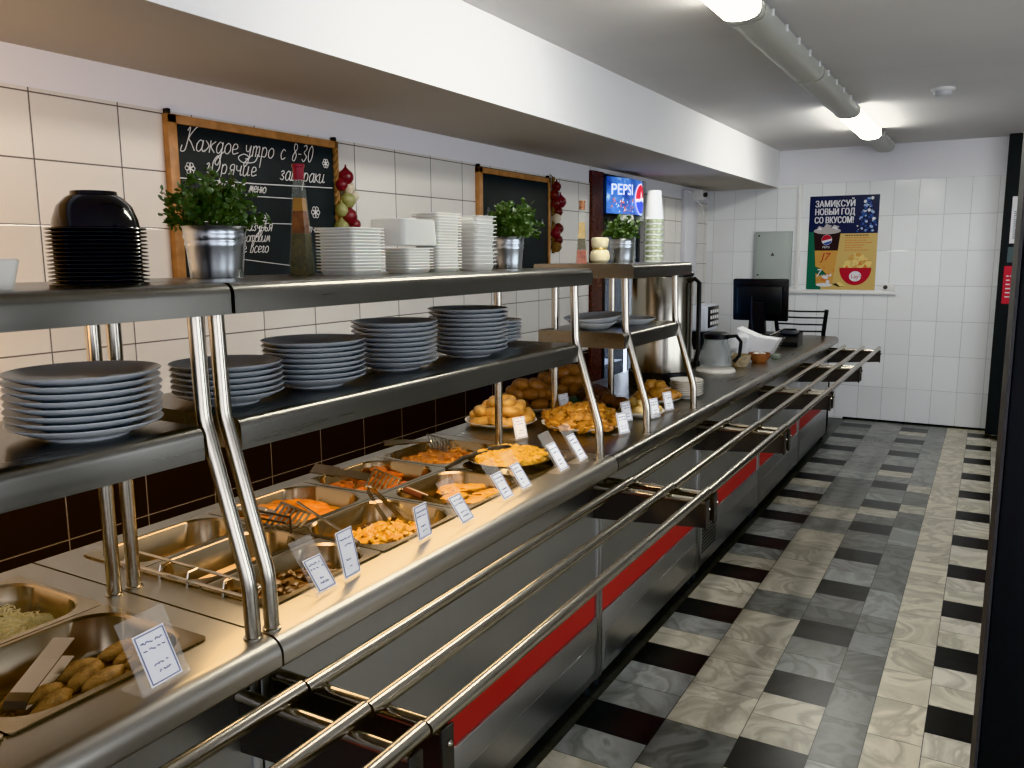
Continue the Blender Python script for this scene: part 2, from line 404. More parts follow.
# ------------------------------------------------------------------ serving line
ZC, ZT, ZM = .893, 1.543, 1.288          # worktop, upper shelf, lower shelf
XB = -1.875                               # back edge of the worktop
JOINTS = [-.35, 1.03, 2.625, 3.80, 5.0, 6.2, 7.42]
WELL = (-1.805, -1.212)
NOSE = [(-1.212, ZC)] + [(-1.118 + .033 * math.sin(a), ZC - .033 + .033 * math.cos(a)) for a in [k * PI / 2 / 6 for k in range(7)]] + \
       [(-1.085, .842), (-1.09, .836), (-1.16, .836), (-1.16, .862), (-1.212, .862)]
def counter(y0, y1, label, well=None, vent=False, group='stainless serving counters'):
    g = .0025; a, b = y0 + g, y1 - g
    t = thing('serving_counter', label, 'serving counter', (-1.5, (y0 + y1) / 2, 0))
    mb = MB()
    if well:
        mb.prism(NOSE, 'Y', a, b)
        mb.box((XB, a, ZC - .03), (WELL[0], b, ZC)); mb.box((WELL[0], a, ZC - .03), (WELL[1], well[0], ZC)); mb.box((WELL[0], well[1], ZC - .03), (WELL[1], b, ZC))
        mb.box((XB, a, ZC - .05), (XB + .012, b, ZC - .03))
    else:
        mb.prism([(XB, ZC)] + NOSE[1:-1] + [(-1.212, .862), (XB, .862)], 'Y', a, b)
    mb.build('worktop', 'worktop' if well else 'steel', t)
    if well:
        mb = MB()
        x0, x1 = WELL; z0 = .725
        mb.box((x0 - .01, well[0] - .01, z0 - .004), (x1 + .01, well[1] + .01, z0))
        mb.box((x0 - .012, well[0] - .01, z0), (x0 - .002, well[1] + .01, ZC - .03)); mb.box((x1 + .002, well[0] - .01, z0), (x1 + .012, well[1] + .01, ZC - .03))
        mb.box((x0 - .01, well[0] - .012, z0), (x1 + .01, well[0] - .002, ZC - .03)); mb.box((x0 - .01, well[1] + .002, z0), (x1 + .01, well[1] + .012, ZC - .03))
        mb.build('well', 'steel_dark', t)
    MB().box((XB + .01, a + .004, .11), (-1.172, b - .004, .70)).build('cabinet_body', 'steel_v', t)
    MB().box((-1.174, a + .012, .402), (-1.158, b - .012, .84)).build('upper_panel', 'steel_v', t)
    MB().box((-1.174, a + .012, .290), (-1.160, b - .012, .400)).build('stripe_panel', 'red', t)
    mb = MB(); mb.box((-1.174, a + .012, .055), (-1.150, b - .012, .292), .003)
    mb.box((-1.150, a + .05, .09), (-1.1485, b - .05, .205)); mb.build('lower_panel', 'steel_v', t)
    for y in (a, b - .022): MB().box((-1.178, y, .05), (-1.150, y + .022, .836), .002).build('corner_post', 'steel_v', t)
    for x in (-1.19, -1.80):
        for y in (a + .03, b - .05):
            l = MB().tube([(x, y, .03), (x, y, .12)], .014).build('leg', 'steel_v', t)
            MB().lathe([(.02, 0), (.023, .004), (.023, .022), (.016, .034)], (x, y, 0), 14, capt=True).build('foot', 'rubber', l)
    if vent:
        for z0, z1, nm in ((.298, .395, 'red'), (.115, .275, 'steel_v')):
            mb = MB(); mb.idx(0).box((-1.160, y0 + .05, z0), (-1.1475, y0 + .30, z1))
            mb.idx(1)
            nz, ny = int((z1 - z0) / .018), 13
            for i in range(nz):
                for j in range(ny):
                    y = y0 + .06 + j * .0185; z = z0 + .008 + i * .018
                    mb.box((-1.1475, y, z), (-1.1468, y + .011, z + .011))
            mb.build('vent_grille', [nm, 'black'], t)
    for x in (-1.037, -.890, -.766):
        MB().tube([(x, y0 + .004, .806), (x, y1 - .004, .811)], .0150, 14).build('tray_rail', 'steel_tube', t)
    for y in (y0 + .045, y1 - .045):
        mb = MB(); mb.idx(0).prism([(-1.165, .778), (-.752, .778), (-.752, .70), (-1.165, .67)], 'Y', y - .003, y + .003)
        mb.idx(1).tube([(-1.155, y, .786), (-.757, y, .786)], .0125, 12)
        mb.idx(2).box((-.756, y - .018, .695), (-.749, y + .018, .795), .002)
        br = mb.build('rail_bracket', ['steel_dark', 'steel_tube', 'steel_dark'], t)
        MB().lathe([(.007, 0), (.007, .004), (.004, .007)], (0, 0, 0), 8, mt=Matrix.Translation((-.749, y, .765)) @ Matrix.Rotation(PI / 2, 4, 'Y'), capt=True).build('bolt', 'steel_tube', br)
    return t
WELL0, WELL1 = (-.085, .952), (1.118, 2.548)
counter(JOINTS[0], JOINTS[1], 'stainless serving counter holding the cabbage pan and the greenish cutlets, nearest the camera', WELL0)
counter(JOINTS[1], JOINTS[2], 'stainless heated serving counter with the lamp-lit pans of hot orange food', WELL1)
counter(JOINTS[2], JOINTS[3], 'stainless serving counter under the plates of buns and pastries')
counter(JOINTS[3], JOINTS[4], 'stainless serving counter with perforated vent in its front, under the coffee machine', vent=True)
counter(JOINTS[4], JOINTS[5], 'stainless serving counter under the small baskets and paper napkins')
counter(JOINTS[5], JOINTS[6], 'stainless serving counter at the far end, carrying the black till monitor')

def shelf_slab(x0, x1, y0, y1, z, hgt=.055, r=.02):
    prof = [(x0, z)] + [(x1 - r + r * math.sin(a), z - r + r * math.cos(a)) for a in [k * PI / 2 / 5 for k in range(6)]] + \
           [(x1, z - hgt), (x1 - .003, z - hgt), (x1 - .003, z - hgt + .004), (x1 - .012, z - hgt + .004), (x1 - .02, z - .02), (x0 + .012, z - .02), (x0 + .012, z - hgt * .7), (x0, z - hgt * .7)]
    mb = MB(); mb.prism(prof, 'Y', y0, y1)
    cap = [(x0, z)] + [(x1 - r + r * math.sin(a), z - r + r * math.cos(a)) for a in [k * PI / 2 / 5 for k in range(6)]] + [(x1, z - hgt), (x0, z - hgt)]
    mb.prism(cap, 'Y', y0 - .002, y0 + .0005); mb.prism(cap, 'Y', y1 - .0005, y1 + .002)
    return mb
def overshelf(ty, my, posts, label, zt=ZT, zm=ZM):
    t = thing('serving_shelf', label, 'shelf', (-1.4, (ty[0] + ty[1]) / 2, ZC))
    shelf_slab(-1.60, -1.172, ty[0], ty[1], zt).build('upper_shelf', 'steel', t)
    shelf_slab(-1.585, -1.210, my[0], my[1], zm, .062).build('lower_shelf', 'steel', t)
    for y in posts:
        pts = [(-1.134, y, ZC), (-1.137, y, .985)]
        pts += [(-1.139, y, 1.0), (-1.143, y, 1.018)]
        pts += [(-1.2235, y, zm - .012), (-1.229, y, zm + .006), (-1.231, y, zm + .022)]
        pts += [(-1.237, y, zt - .05), (-1.237, y, zt - .022)]
        MB().tube(pts, .0145, 14).lathe([(.018, 0), (.018, .004), (.0145, .005)], (-1.134, y, ZC), 14).build('post', 'steel_tube', t)
        MB().tube([(-1.541, y, ZC), (-1.541, y, zt - .022)], .0145, 14).lathe([(.018, 0), (.018, .004), (.0145, .005)], (-1.541, y, ZC), 14).build('post', 'steel_tube', t)
    return t
overshelf((-.33, 1.032), (-.31, .985), (-.28, 1.007), 'two-tier stainless shelf carrying the black bowls, standing on the nearest counter')
overshelf((1.044, 2.585), (1.075, 2.555), (1.053, 2.575), 'two-tier stainless shelf above the hot food, carrying four tall plate stacks')
overshelf((2.96, 3.66), (2.97, 3.64), (3.03, 3.62), 'short two-tier stainless shelf by the coffee urn, carrying the plastic cups', zt=1.553)

# ------------------------------------------------------------------ food pans
def pan(x0, x1, y0, y1, label, depth=.085, group='steel food pans sunk in the counter', rad=.078):
    cx, cy, hx, hy = (x0 + x1) / 2, (y0 + y1) / 2, (x1 - x0) / 2, (y1 - y0) / 2
    z = ZC + .005; w = .012
    mb = MB(); mb.rloops([(cx, cy, hx - .002, hy - .002, .008, z - .005), (cx, cy, hx, hy, .01, z - .003), (cx, cy, hx, hy, .01, z), (cx, cy, hx - w, hy - w, rad, z + .001), (cx, cy, hx - w - .004, hy - w - .004, rad, z - .004),
               (cx, cy, hx - w - .010, hy - w - .010, rad, z - depth * .8), (cx, cy, hx - w - .016, hy - w - .016, rad, z - depth * .95), (cx, cy, hx - w - .03, hy - w - .03, rad * .7, z - depth)], 7)
    o = mb.build('food_pan', 'steel_pan', None, (cx, cy, z - depth), fix=False)
    return tag(o, label, 'food pan', group)
BX, FX = (-1.814, -1.510), (-1.507, -1.203)
Y1 = [(1.112, 1.469), (1.473, 1.829), (1.833, 2.189), (2.193, 2.556)]
Y0 = [(.602, .962), (.240, .598), (-.09, .236)]
pan(*BX, *Y0[0], 'deep steel pan holding shredded white cabbage at the near end')
pan(*FX, *Y0[0], 'steel pan holding the seasoned brown cutlets, in front of the cabbage')
pan(*FX, *Y0[1], 'steel pan at the bottom corner, in front of the camera end of the cutlet pan')
pan(*BX, *Y0[1], 'steel pan at the camera end of the cabbage pan')
third = [(-1.814, -1.612), (-1.609, -1.411), (-1.408, -1.203)]
pan(*third[0], *Y1[0], 'narrow empty steel pan beside the dark wall, first of the lamp-lit pans', rad=.068)
pan(*third[1], *Y1[0], 'narrow empty steel pan in the middle, behind the shelf posts', rad=.068)
pan(*third[2], *Y1[0], 'narrow steel pan holding dark mushrooms behind two price holders', rad=.068)
pan(*BX, *Y1[1], 'steel pan of golden orange fillets by the wall')
pan(*FX, *Y1[1], 'steel pan of pasta with tongs across its corner')
pan(*BX, *Y1[2], 'steel pan of red-orange pieces under a slotted turner, by the wall')
pan(*FX, *Y1[2], 'steel pan of battered golden chops with black-handled tongs')
pan(*BX, *Y1[3], 'farthest steel pan by the wall, filled with reddish stew')
pan(*FX, *Y1[3], 'steel pan under the oval tray of golden casserole', depth=.05)

rnd = random.Random(11)
def label_row(objs, fmt):
    objs = sorted(objs, key=lambda o: screen_x(o.location))
    for i, o in enumerate(objs): o['label'] = fmt % ORD[i] if '%s' in fmt else fmt
# shredded cabbage
M['cabbage'] = mat('shredded_cabbage', (.80, .76, .50), .5, var=.2, scale=20, sss=.1)
mb = MB()
mb.blob((-1.656, .776, .838), (.118, .148, .026), amp=.3, sub=3)
for k in range(430):
    x, y = rnd.uniform(-1.762, -1.55), rnd.uniform(.642, .91)
    z = .858 + .02 * noise.noise(Vector((x * 9, y * 9, 1))) + rnd.uniform(-.006, .010); a = rnd.uniform(0, 2 * PI); l = rnd.uniform(.018, .04); up = rnd.uniform(-.004, .012)
    mb.tube([(x - l * math.cos(a) * .5, y - l * math.sin(a) * .5, z), (x + .004, y, z + up), (x + l * math.cos(a) * .5, y + l * math.sin(a) * .5, z + up * .3)], .0015, 4)
tag(mb.build('shredded_cabbage', 'cabbage', None, (-1.656, .776, .813)), 'heap of pale shredded cabbage in the steel pan by the wall', 'cabbage', kind='stuff')
# seasoned cutlets
M['cutlet'] = food('seasoned_cutlet', (.15, .085, .03), (.42, .25, .095), (.20, .21, .06), .6, 38, .6, 150)
cut = []
spots = [(x + rnd.uniform(-.004, .004), y + rnd.uniform(-.008, .008), 0) for y in (.655, .745, .835, .912) for x in (-1.252, -1.289, -1.326, -1.363)]
spots += [(x + rnd.uniform(-.005, .005), y + rnd.uniform(-.008, .008), 1) for y in (.705, .795, .878) for x in (-1.272, -1.309, -1.346)]
for i, (x, y, l) in enumerate(spots):
    a = math.radians(98 + rnd.uniform(-12, 12)); z = .846 + .026 * l
    o = MB().blob((x, y, z), (.046, .0165, .0165), rz(a) @ ry(rnd.uniform(-.12, .12)), .16, 6, 3, i).build('cutlet', 'cutlet', None, (x, y, z))
    tag(o, '', 'cutlet', 'seasoned cutlets in the near pan'); cut.append((l, o))
label_row([o for l, o in cut if l == 0], '%s brown cutlet from the left in the lower layer of the near pan')
label_row([o for l, o in cut if l == 1], '%s brown cutlet from the left on top of the near pan')
# dark mushrooms in the narrow pan
M['mush'] = food('dark_mushroom', (.02, .012, .008), (.16, .08, .03), (.45, .27, .14), .35, 25, .4)
mb = MB()
for k in range(110):
    mb.blob((rnd.uniform(-1.385, -1.245), rnd.uniform(1.155, 1.43), rnd.uniform(.835, .866)), (rnd.uniform(.008, .018), rnd.uniform(.006, .012), rnd.uniform(.004, .008)), rz(rnd.uniform(0, 6)) @ rx(rnd.uniform(-.8, .8)), .4, 3, 1, k)
mb.box((-1.385, 1.15, .812), (-1.245, 1.435, .842))
tag(mb.build('stewed_mushrooms', 'mush', None, (-1.315, 1.29, .813)), 'dark glistening stewed mushrooms in the narrow front pan', 'mushrooms', kind='stuff')
# sauce film in the two empty pans
M['oil'] = mat('brown_cooking_juice', (.20, .085, .018), .10, coat=.3)
for x0, x1, lab in ((-1.814, -1.612, 'brown cooking juice in the narrow pan beside the wall'), (-1.609, -1.411, 'brown cooking juice in the middle narrow pan')):
    cx, hx = (x0 + x1) / 2, (x1 - x0) / 2 - .024
    tag(MB().rloops([(cx, 1.2905, hx, .154, .03, .822), (cx, 1.2905, hx, .154, .03, .8335)], 5).build('cooking_juice', 'oil', None, (cx, 1.2905, .822)), lab, 'sauce', kind='stuff')
# golden fillets
M['gold'] = food('golden_crumb', (.36, .10, .006), (.60, .22, .012), (.68, .34, .04), .4, 35, .7, 130)
L = []
for i in range(9):
    x = -1.735 + .078 * (i % 3) + rnd.uniform(-.01, .01); y = 1.535 + .085 * (i // 3) + rnd.uniform(-.01, .01); z = .862 + (.014 if i % 2 else 0)
    o = MB().blob((x, y, z), (.062, .036, .016), rz(1.1 + rnd.uniform(-.5, .5)) @ ry(.25), .35, 3, 3, i + 20).build('breaded_fillet', 'gold', None, (x, y, z)); tag(o, '', 'fillet', 'golden fillets in the pan by the wall'); L.append(o)
label_row(L, '%s golden fillet from the left in the orange pan by the wall')
M['sauce'] = food('orange_sauce', (.32, .12, .008), (.50, .22, .014), None, .2, 14, .2, 60)
mb = MB(); mb.rloops([(-1.656, 1.652, .115, .141, .03, .838), (-1.656, 1.652, .114, .140, .03, .856)], 5)
tag(mb.build('orange_sauce', 'sauce', None, (-1.656, 1.652, .838)), 'orange oily sauce around the golden fillets', 'sauce', kind='stuff')
# red-orange pieces
M['redor'] = food('red_orange_meat', (.24, .045, .006), (.48, .14, .014), (.56, .27, .05), .35, 35, .7)
L = []
for i in range(14):
    x = -1.745 + .06 * (i % 4) + rnd.uniform(-.012, .012); y = 1.90 + .07 * (i // 4) + rnd.uniform(-.012, .012); z = .856 + rnd.uniform(-.003, .014)
    o = MB().blob((x, y, z), (.038, .024, .016), rz(rnd.uniform(0, 3)), .5, 3.5, 3, i + 50).build('meat_piece', 'redor', None, (x, y, z)); tag(o, '', 'meat', 'red-orange pieces in the pan by the wall'); L.append(o)
label_row(L, '%s red-orange piece from the left in the pan below the slotted turner')
# reddish stew filling the far pan to the brim
M['stew'] = food('reddish_stew', (.20, .06, .012), (.42, .19, .04), (.54, .33, .10), .3, 28, .8)
mb = MB(); mb.rloops([(-1.656, 2.372, .118, .143, .03, .862), (-1.656, 2.372, .10, .125, .03, .874), (-1.656, 2.372, .05, .06, .02, .878)], 5)
for k in range(130):
    mb.blob((rnd.uniform(-1.755, -1.557), rnd.uniform(2.245, 2.50), rnd.uniform(.862, .882)), (rnd.uniform(.01, .024), rnd.uniform(.008, .016), rnd.uniform(.006, .012)), rz(rnd.uniform(0, 6)), .5, 3, 1, k + 70)
tag(mb.build('reddish_stew', 'stew', None, (-1.656, 2.372, .82)), 'chunky reddish stew filling the farthest pan by the wall', 'stew', kind='stuff')
# pasta
M['pasta'] = food('pasta_with_herbs', (.38, .17, .02), (.58, .36, .06), (.20, .21, .03), .35, 40, .5)
mb = MB(); mb.box((-1.45, 1.53, .812), (-1.272, 1.77, .836))
for k in range(300):
    x, y = rnd.gauss(-1.345, .042), rnd.gauss(1.66, .064)
    if not (-1.46 < x < -1.262 and 1.525 < y < 1.785): continue
    z = .840 + .034 * math.exp(-((x + 1.345) ** 2 + (y - 1.665) ** 2) / .008) + rnd.uniform(-.004, .006)
    mb.blob((x, y, z), (rnd.uniform(.012, .022), rnd.uniform(.006, .012), rnd.uniform(.005, .009)), rz(rnd.uniform(0, 6)) @ rx(rnd.uniform(-.6, .6)), .5, 3, 1, k + 200)
tag(mb.build('pasta', 'pasta', None, (-1.36, 1.65, .813)), 'heap of orange pasta with green herbs in the front pan', 'pasta', kind='stuff')
L = []
M['dmush'] = food('dark_mushroom_cap', (.02, .01, .006), (.07, .03, .015), None, .3, 30, .3)
for i, (x, y) in enumerate(((-1.402, 1.648), (-1.41, 1.672))):
    o = MB().blob((x, y, .868), (.016, .012, .010), None, .3, 3, 2, i).build('mushroom', 'dmush', None, (x, y, .868)); tag(o, '', 'mushroom', 'mushrooms on the pasta'); L.append(o)
label_row(L, '%s dark mushroom from the left on the pasta heap')
# battered chops
M['chop'] = food('battered_chop', (.38, .16, .014), (.58, .33, .04), (.66, .45, .10), .35, 40, .8)
L = []
for i, (x, y, a) in enumerate(((-1.30, 1.93, .5), (-1.29, 2.03, .3), (-1.34, 1.985, .6), (-1.35, 2.08, .4), (-1.30, 2.11, .2), (-1.40, 2.05, .7), (-1.39, 2.125, .5))):
    z = .860 + (.016 if i in (2, 3, 5) else 0)
    o = MB().blob((x, y, z), (.066, .034, .014), rz(PI / 2 + a - .5) @ ry(.12), .4, 3.5, 3, i + 90).build('battered_chop', 'chop', None, (x, y, z)); tag(o, '', 'chop', 'battered chops in the front pan'); L.append(o)
label_row(L, '%s battered golden chop from the left beside the black-handled tongs')
# casserole on an oval tray
mb = MB(); mb.lathe([(.0, 0), (.11, .0), (.135, .010), (.15, .014), (.151, .016), (.147, .017), (.132, .013), (.108, .004), (0, .003)], (-1.372, 2.375, ZC + .007), 40, .95, 1.08)
tray = tag(mb.build('oval_tray', 'steel_pan', None, (-1.372, 2.375, ZC + .007)), 'oval steel tray full of golden casserole, at the end of the hot pans', 'tray')
M['cass'] = food('golden_casserole', (.24, .12, .015), (.62, .40, .075), (.24, .25, .05), .35, 45, .9, 70)
mb = MB(); mb.lathe([(.128, 0), (.12, .012), (.08, .020), (0, .022)], (-1.372, 2.375, ZC + .016), 40, .95, 1.08)
for k in range(150):
    a = rnd.uniform(0, 2 * PI); q = .118 * math.sqrt(rnd.random()); mb.blob((-1.372 + q * math.cos(a) * .95, 2.375 + q * math.sin(a) * 1.08, ZC + .034 - q * .06), (rnd.uniform(.012, .026), rnd.uniform(.008, .014), .009), rz(rnd.uniform(0, 6)), .5, 3, 1, k + 400)
tag(mb.build('casserole', 'cass', None, (-1.372, 2.375, ZC + .016)), 'golden green-flecked casserole heaped on the oval tray', 'casserole', kind='stuff')

# ------------------------------------------------------------------ utensils
def turner(p, ang, pitch, label, hl=.17, mh='steel_tube', tilt=0., wide=.018):
    """slotted turner: handle runs from p along ang; blade at the far end"""
    t = thing('slotted_turner', label, 'turner', p); P = Vector(p)
    Rm = Matrix.Translation(P) @ Matrix.Rotation(ang, 4, 'Z') @ Matrix.Rotation(-pitch, 4, 'Y') @ Matrix.Rotation(tilt, 4, 'X')
    mb = MB()
    t0 = bmesh.new(); bmesh.ops.create_cube(t0, size=1, matrix=Matrix.Translation((hl / 2, 0, .0)) @ Matrix.Diagonal((hl, wide, .004, 1))); mb.merge(t0, Rm)
    t0 = bmesh.new(); bmesh.ops.create_cube(t0, size=1, matrix=Matrix.Translation((.04, 0, 0)) @ Matrix.Diagonal((.09, wide * 1.3, .006, 1))); mb.merge(t0, Rm)
    mb.build('handle', mh, t)
    mb = MB()
    bl, bw, n = .085, .075, 6
    Rb = Rm @ Matrix.Translation((hl, 0, 0)) @ Matrix.Rotation(.35, 4, 'Y')
    for k in range(n + 1):
        t0 = bmesh.new(); bmesh.ops.create_cube(t0, size=1, matrix=Matrix.Translation((bl * k / n + .004, 0, 0)) @ Matrix.Diagonal((.007, bw, .002, 1))); mb.merge(t0, Rb)
    for y in (-bw / 2, bw / 2):
        t0 = bmesh.new(); bmesh.ops.create_cube(t0, size=1, matrix=Matrix.Translation((bl / 2 + .004, y, 0)) @ Matrix.Diagonal((bl + .007, .007, .002, 1))); mb.merge(t0, Rb)
    mb.build('blade', 'steel_tube', t)
    return t
turner((-1.70, 1.495, .925), .03, .0, 'slotted steel turner resting on the rim of the golden fillet pan', .11, tilt=.6)
turner((-1.845, 1.925, .915), .17, -.06, 'slotted steel turner with broad flat handle across the red-orange pan', .20, wide=.030, tilt=.55)
turner((-1.855, 2.30, .922), .85, -.03, 'slotted steel turner with its blade lying on the reddish stew', .16, tilt=.5)
def tongs(p0, p1, label, spread=.03, mh='steel_tube', w=.018, grip=None):
    p0, p1 = Vector(p0), Vector(p1)
    t = thing('serving_tongs', label, 'tongs', p0); d = (p1 - p0).normalized(); s = d.cross(Vector((0, 0, 1))).normalized(); u = s.cross(d)
    for sg in (-1, 1):
        mb = MB(); n = 8; A = []
        for k in range(n + 1):
            f = k / n; q = p0 + d * (p1 - p0).length * f + s * sg * (.006 + spread * math.sin(f * PI * .55)) + u * (.012 * sg * f)
            A.append(q)
        for k in range(n):
            a, b = A[k], A[k + 1]; wv = u * w * .5
            for th in (0, .0016):
                o = s * sg * th
                mb.poly([a - wv + o, b - wv + o, b + wv + o, a + wv + o])
        mb.build('arm', mh, t, fix=False)
        if grip:
            MB().tube([A[0] - d * .005, A[2], A[4]], .009, 8).build('grip', grip, t)
    MB().tube([p0 - s * .01 - d * .004, p0 - d * .012, p0 + s * .01 - d * .004], .006, 8).build('hinge', mh, t)
    return t
tongs((-1.515, 1.80, .925), (-1.30, 1.69, .856), 'steel serving tongs leaning into the pasta pan', .022)
tongs((-1.475, 1.925, .895), (-1.355, 1.945, .862), 'serving tongs with dark brown grips beside the battered chops', .016, grip=M.setdefault('brown', mat('brown_grip', (.07, .02, .012), .3)))
# black spatula resting over the stew pan rim
t = thing('spatula', 'black nylon spatula lying between the stew pan and the oval tray', 'spatula', (-1.49, 2.19, .905))
MB().tube([(-1.50, 2.17, .903), (-1.485, 2.25, .922), (-1.45, 2.34, .925)], [.006, .008, .007], 8).build('handle', 'black', t)
MB().blob((-1.435, 2.40, .931), (.028, .05, .005), rz(-.35), .05).build('blade', 'black', t)
# turner standing in the cutlet pan
t = thing('serving_tongs', 'broad steel serving tongs standing in the cutlet pan', 'tongs', (-1.31, .64, .85))
def strip(mb, pts, w, n=Vector((0, 0, 1))):
    pts = [Vector(p) for p in pts]
    for a, b in zip(pts, pts[1:]):
        for th in (0, .002): mb.poly([a - w + n * th, b - w + n * th, b + w + n * th, a + w + n * th])
W = Vector((.017, .009, .0))
mb = MB(); strip(mb, [(-1.372, .795, .926), (-1.342, .746, .915), (-1.314, .702, .907), (-1.296, .674, .902), (-1.288, .660, .896), (-1.285, .654, .887), (-1.289, .658, .879)], W); mb.build('arm', 'steel_tube', t, fix=False)
mb = MB(); strip(mb, [(-1.289, .658, .879), (-1.306, .688, .877), (-1.345, .753, .884), (-1.372, .795, .892)], W * .8); mb.build('arm', 'steel_tube', t, fix=False)
# thin stirring stick across the pan rims
tag(MB().tube([(-1.60, 1.60, .925), (-1.28, 1.475, .905)], .004, 8).build('stirring_rod', 'steel_tube', None, (-1.44, 1.54, .9)), 'thin steel rod lying across the rims of the pasta pan', 'rod')
# wire rest at the end of the hot pans
mb = MB()
mb.tube([(-1.66, 1.108, .908), (-1.24, 1.108, .908)], .004, 8).tube([(-1.64, 1.140, .925), (-1.25, 1.135, .925)], .0035, 8)
for x in (-1.65, -1.53, -1.44, -1.33, -1.245): mb.tube([(x, 1.108, .908), (x, 1.112, .924), (x, 1.137, .925)], .003, 6); mb.tube([(x, 1.108, ZC), (x, 1.108, .908)], .004, 6)
tag(mb.build('wire_rest', 'steel_tube', None, (-1.44, 1.12, ZC)), 'low wire utensil rest along the near end of the hot pans', 'wire rack')
mb = MB(); p = [(-1.62, 1.47, .90), (-1.62, 1.47, .935), (-1.50, 1.472, .935), (-1.50, 1.472, .90)]
mb.tube(p, .0035, 8); mb.tube([(-1.61, 1.462, .92), (-1.51, 1.464, .92)], .003, 6)
tag(mb.build('wire_clip', 'black', None, (-1.56, 1.47, .9)), 'small black wire clip on the rims between the empty and fillet pans', 'wire clip')

# ------------------------------------------------------------------ price holders
def squiggle(mb, o, ex, ey, y, x0, x1, r, w=.0010, amp=.0018):
    pts = []; x = x0
    while x < x1:
        pts.append(o + ex * x + ey * (y + amp * r.uniform(-1, 1))); x += r.uniform(.0012, .0026)
        if r.random() < .14: 
            if len(pts) > 2: mb.tube(pts, w, 3)
            pts = []; x += .003
    if len(pts) > 2: mb.tube(pts, w, 3)
def holder(x, y, yaw, w, h, label, lean=.42, cw=.72, ch=.72, foot=.05, card_off=0.):
    t = thing('price_holder', label, 'price holder', (x, y, ZC))
    o = Vector((x, y, ZC)); ex = Vector((-math.sin(yaw), math.cos(yaw), 0)); nrm = Vector((math.cos(yaw), math.sin(yaw), 0))   # ex along counter, nrm to customers
    ey = (Vector((0, 0, 1)) * math.cos(lean) - nrm * math.sin(lean)); nn = ex.cross(ey)
    def slab(mb, a, u, v, th, nv):
        P = [a, a + u, a + u + v, a + v]; Q = [p + nv * th for p in P]
        B = [mb.bm.verts.new(p) for p in P] + [mb.bm.verts.new(p) for p in Q]
        for q in ((0, 1, 2, 3), (7, 6, 5, 4), (0, 4, 5, 1), (1, 5, 6, 2), (2, 6, 7, 3), (3, 7, 4, 0)): 
            f = mb.bm.faces.new([B[i] for i in q]); f.material_index = mb.i
    mb = MB(); slab(mb, o - ex * w / 2 + Vector((0, 0, .003)), ex * w, ey * h, .002, nn); slab(mb, o - ex * w / 2 + Vector((0, 0, .0005)), ex * w, -nrm * foot, .0025, Vector((0, 0, 1)))
    slab(mb, o - ex * w / 2 + Vector((0, 0, .0005)), ex * w, nrm * .004, .008, Vector((0, 0, 1)))
    mb.build('stand', 'acrylic', t)
    a = o - ex * w * cw / 2 + ex * card_off + Vector((0, 0, .007)) + nn * .0028
    mb = MB(); slab(mb, a, ex * w * cw, ey * h * ch, .0008, nn); c = mb.build('card', 'paper', t)
    r = random.Random(int(y * 1000)); mb = MB(); q = a + nn * .0011; W_, H_ = w * cw, h * ch
    f = .06 * W_
    for u in (f, H_ - f): mb.tube([q + ex * f + ey * u, q + ex * (W_ - f) + ey * u], .0010, 3)
    for u in (f, W_ - f): mb.tube([q + ex * u + ey * f, q + ex * u + ey * (H_ - f)], .0010, 3)
    for k, yy in enumerate((.80, .66, .36, .22)): squiggle(mb, q, ex, ey, H_ * yy, W_ * (.16 if k < 2 else .3), W_ * (.85 if k < 2 else .75), r)
    mb.build('lettering', 'ink', c)
    return t
HD = [(-1.132, .818, .08, .096, .122, 'largest clear price holder with a white card, in front of the cutlet pan', .66, .72, .46),
      (-1.160, 1.233, .03, .068, .125, 'clear price holder in front of the mushroom pan, tall empty top above its card', .80, .60, .62),
      (-1.166, 1.318, .08, .060, .105, 'clear price holder filled by its card, just beyond the mushroom pan one', .95, .98, .22),
      (-1.171, 1.595, .06, .062, .085, 'short price holder filled by its card, in front of the pasta pan', .95, .98, .20),
      (-1.145, 1.752, .05, .074, .130, 'clear price holder between the pasta and the battered chops', .82, .60, .62),
      (-1.158, 1.985, .05, .074, .130, 'clear price holder standing before the battered chops', .82, .62, .60),
      (-1.165, 2.105, .05, .074, .130, 'clear price holder close behind the battered chops one', .82, .62, .60),
      (-1.158, 2.345, .05, .080, .142, 'clear price holder before the oval casserole tray, nearer of its pair', .82, .68, .58),
      (-1.160, 2.495, .05, .080, .142, 'clear price holder at the last hot pan beside the slanted shelf post', .82, .68, .58)]
for x, y, yaw, w, h, lab, cw, ch, ln in HD: holder(x, y, yaw, w, h, lab, cw=cw, ch=ch, lean=ln)
for x, y, lab in ((-1.51, 2.69, 'small white price card against the plate of long buns'), (-1.20, 2.955, 'small white price card in front of the golden pastries'),
                  (-1.205, 3.32, 'small white price card just past the cheese rolls'), (-1.21, 3.51, 'small white price card in front of the sweet rolls'), (-1.60, 3.25, 'small white price card standing behind the pastry plate'), (-1.28, 3.19, 'small white price card half hidden at the shelf post')):
    holder(x, y, -.28, .066, .085, lab, lean=.25, cw=.96, ch=.95, foot=.035)
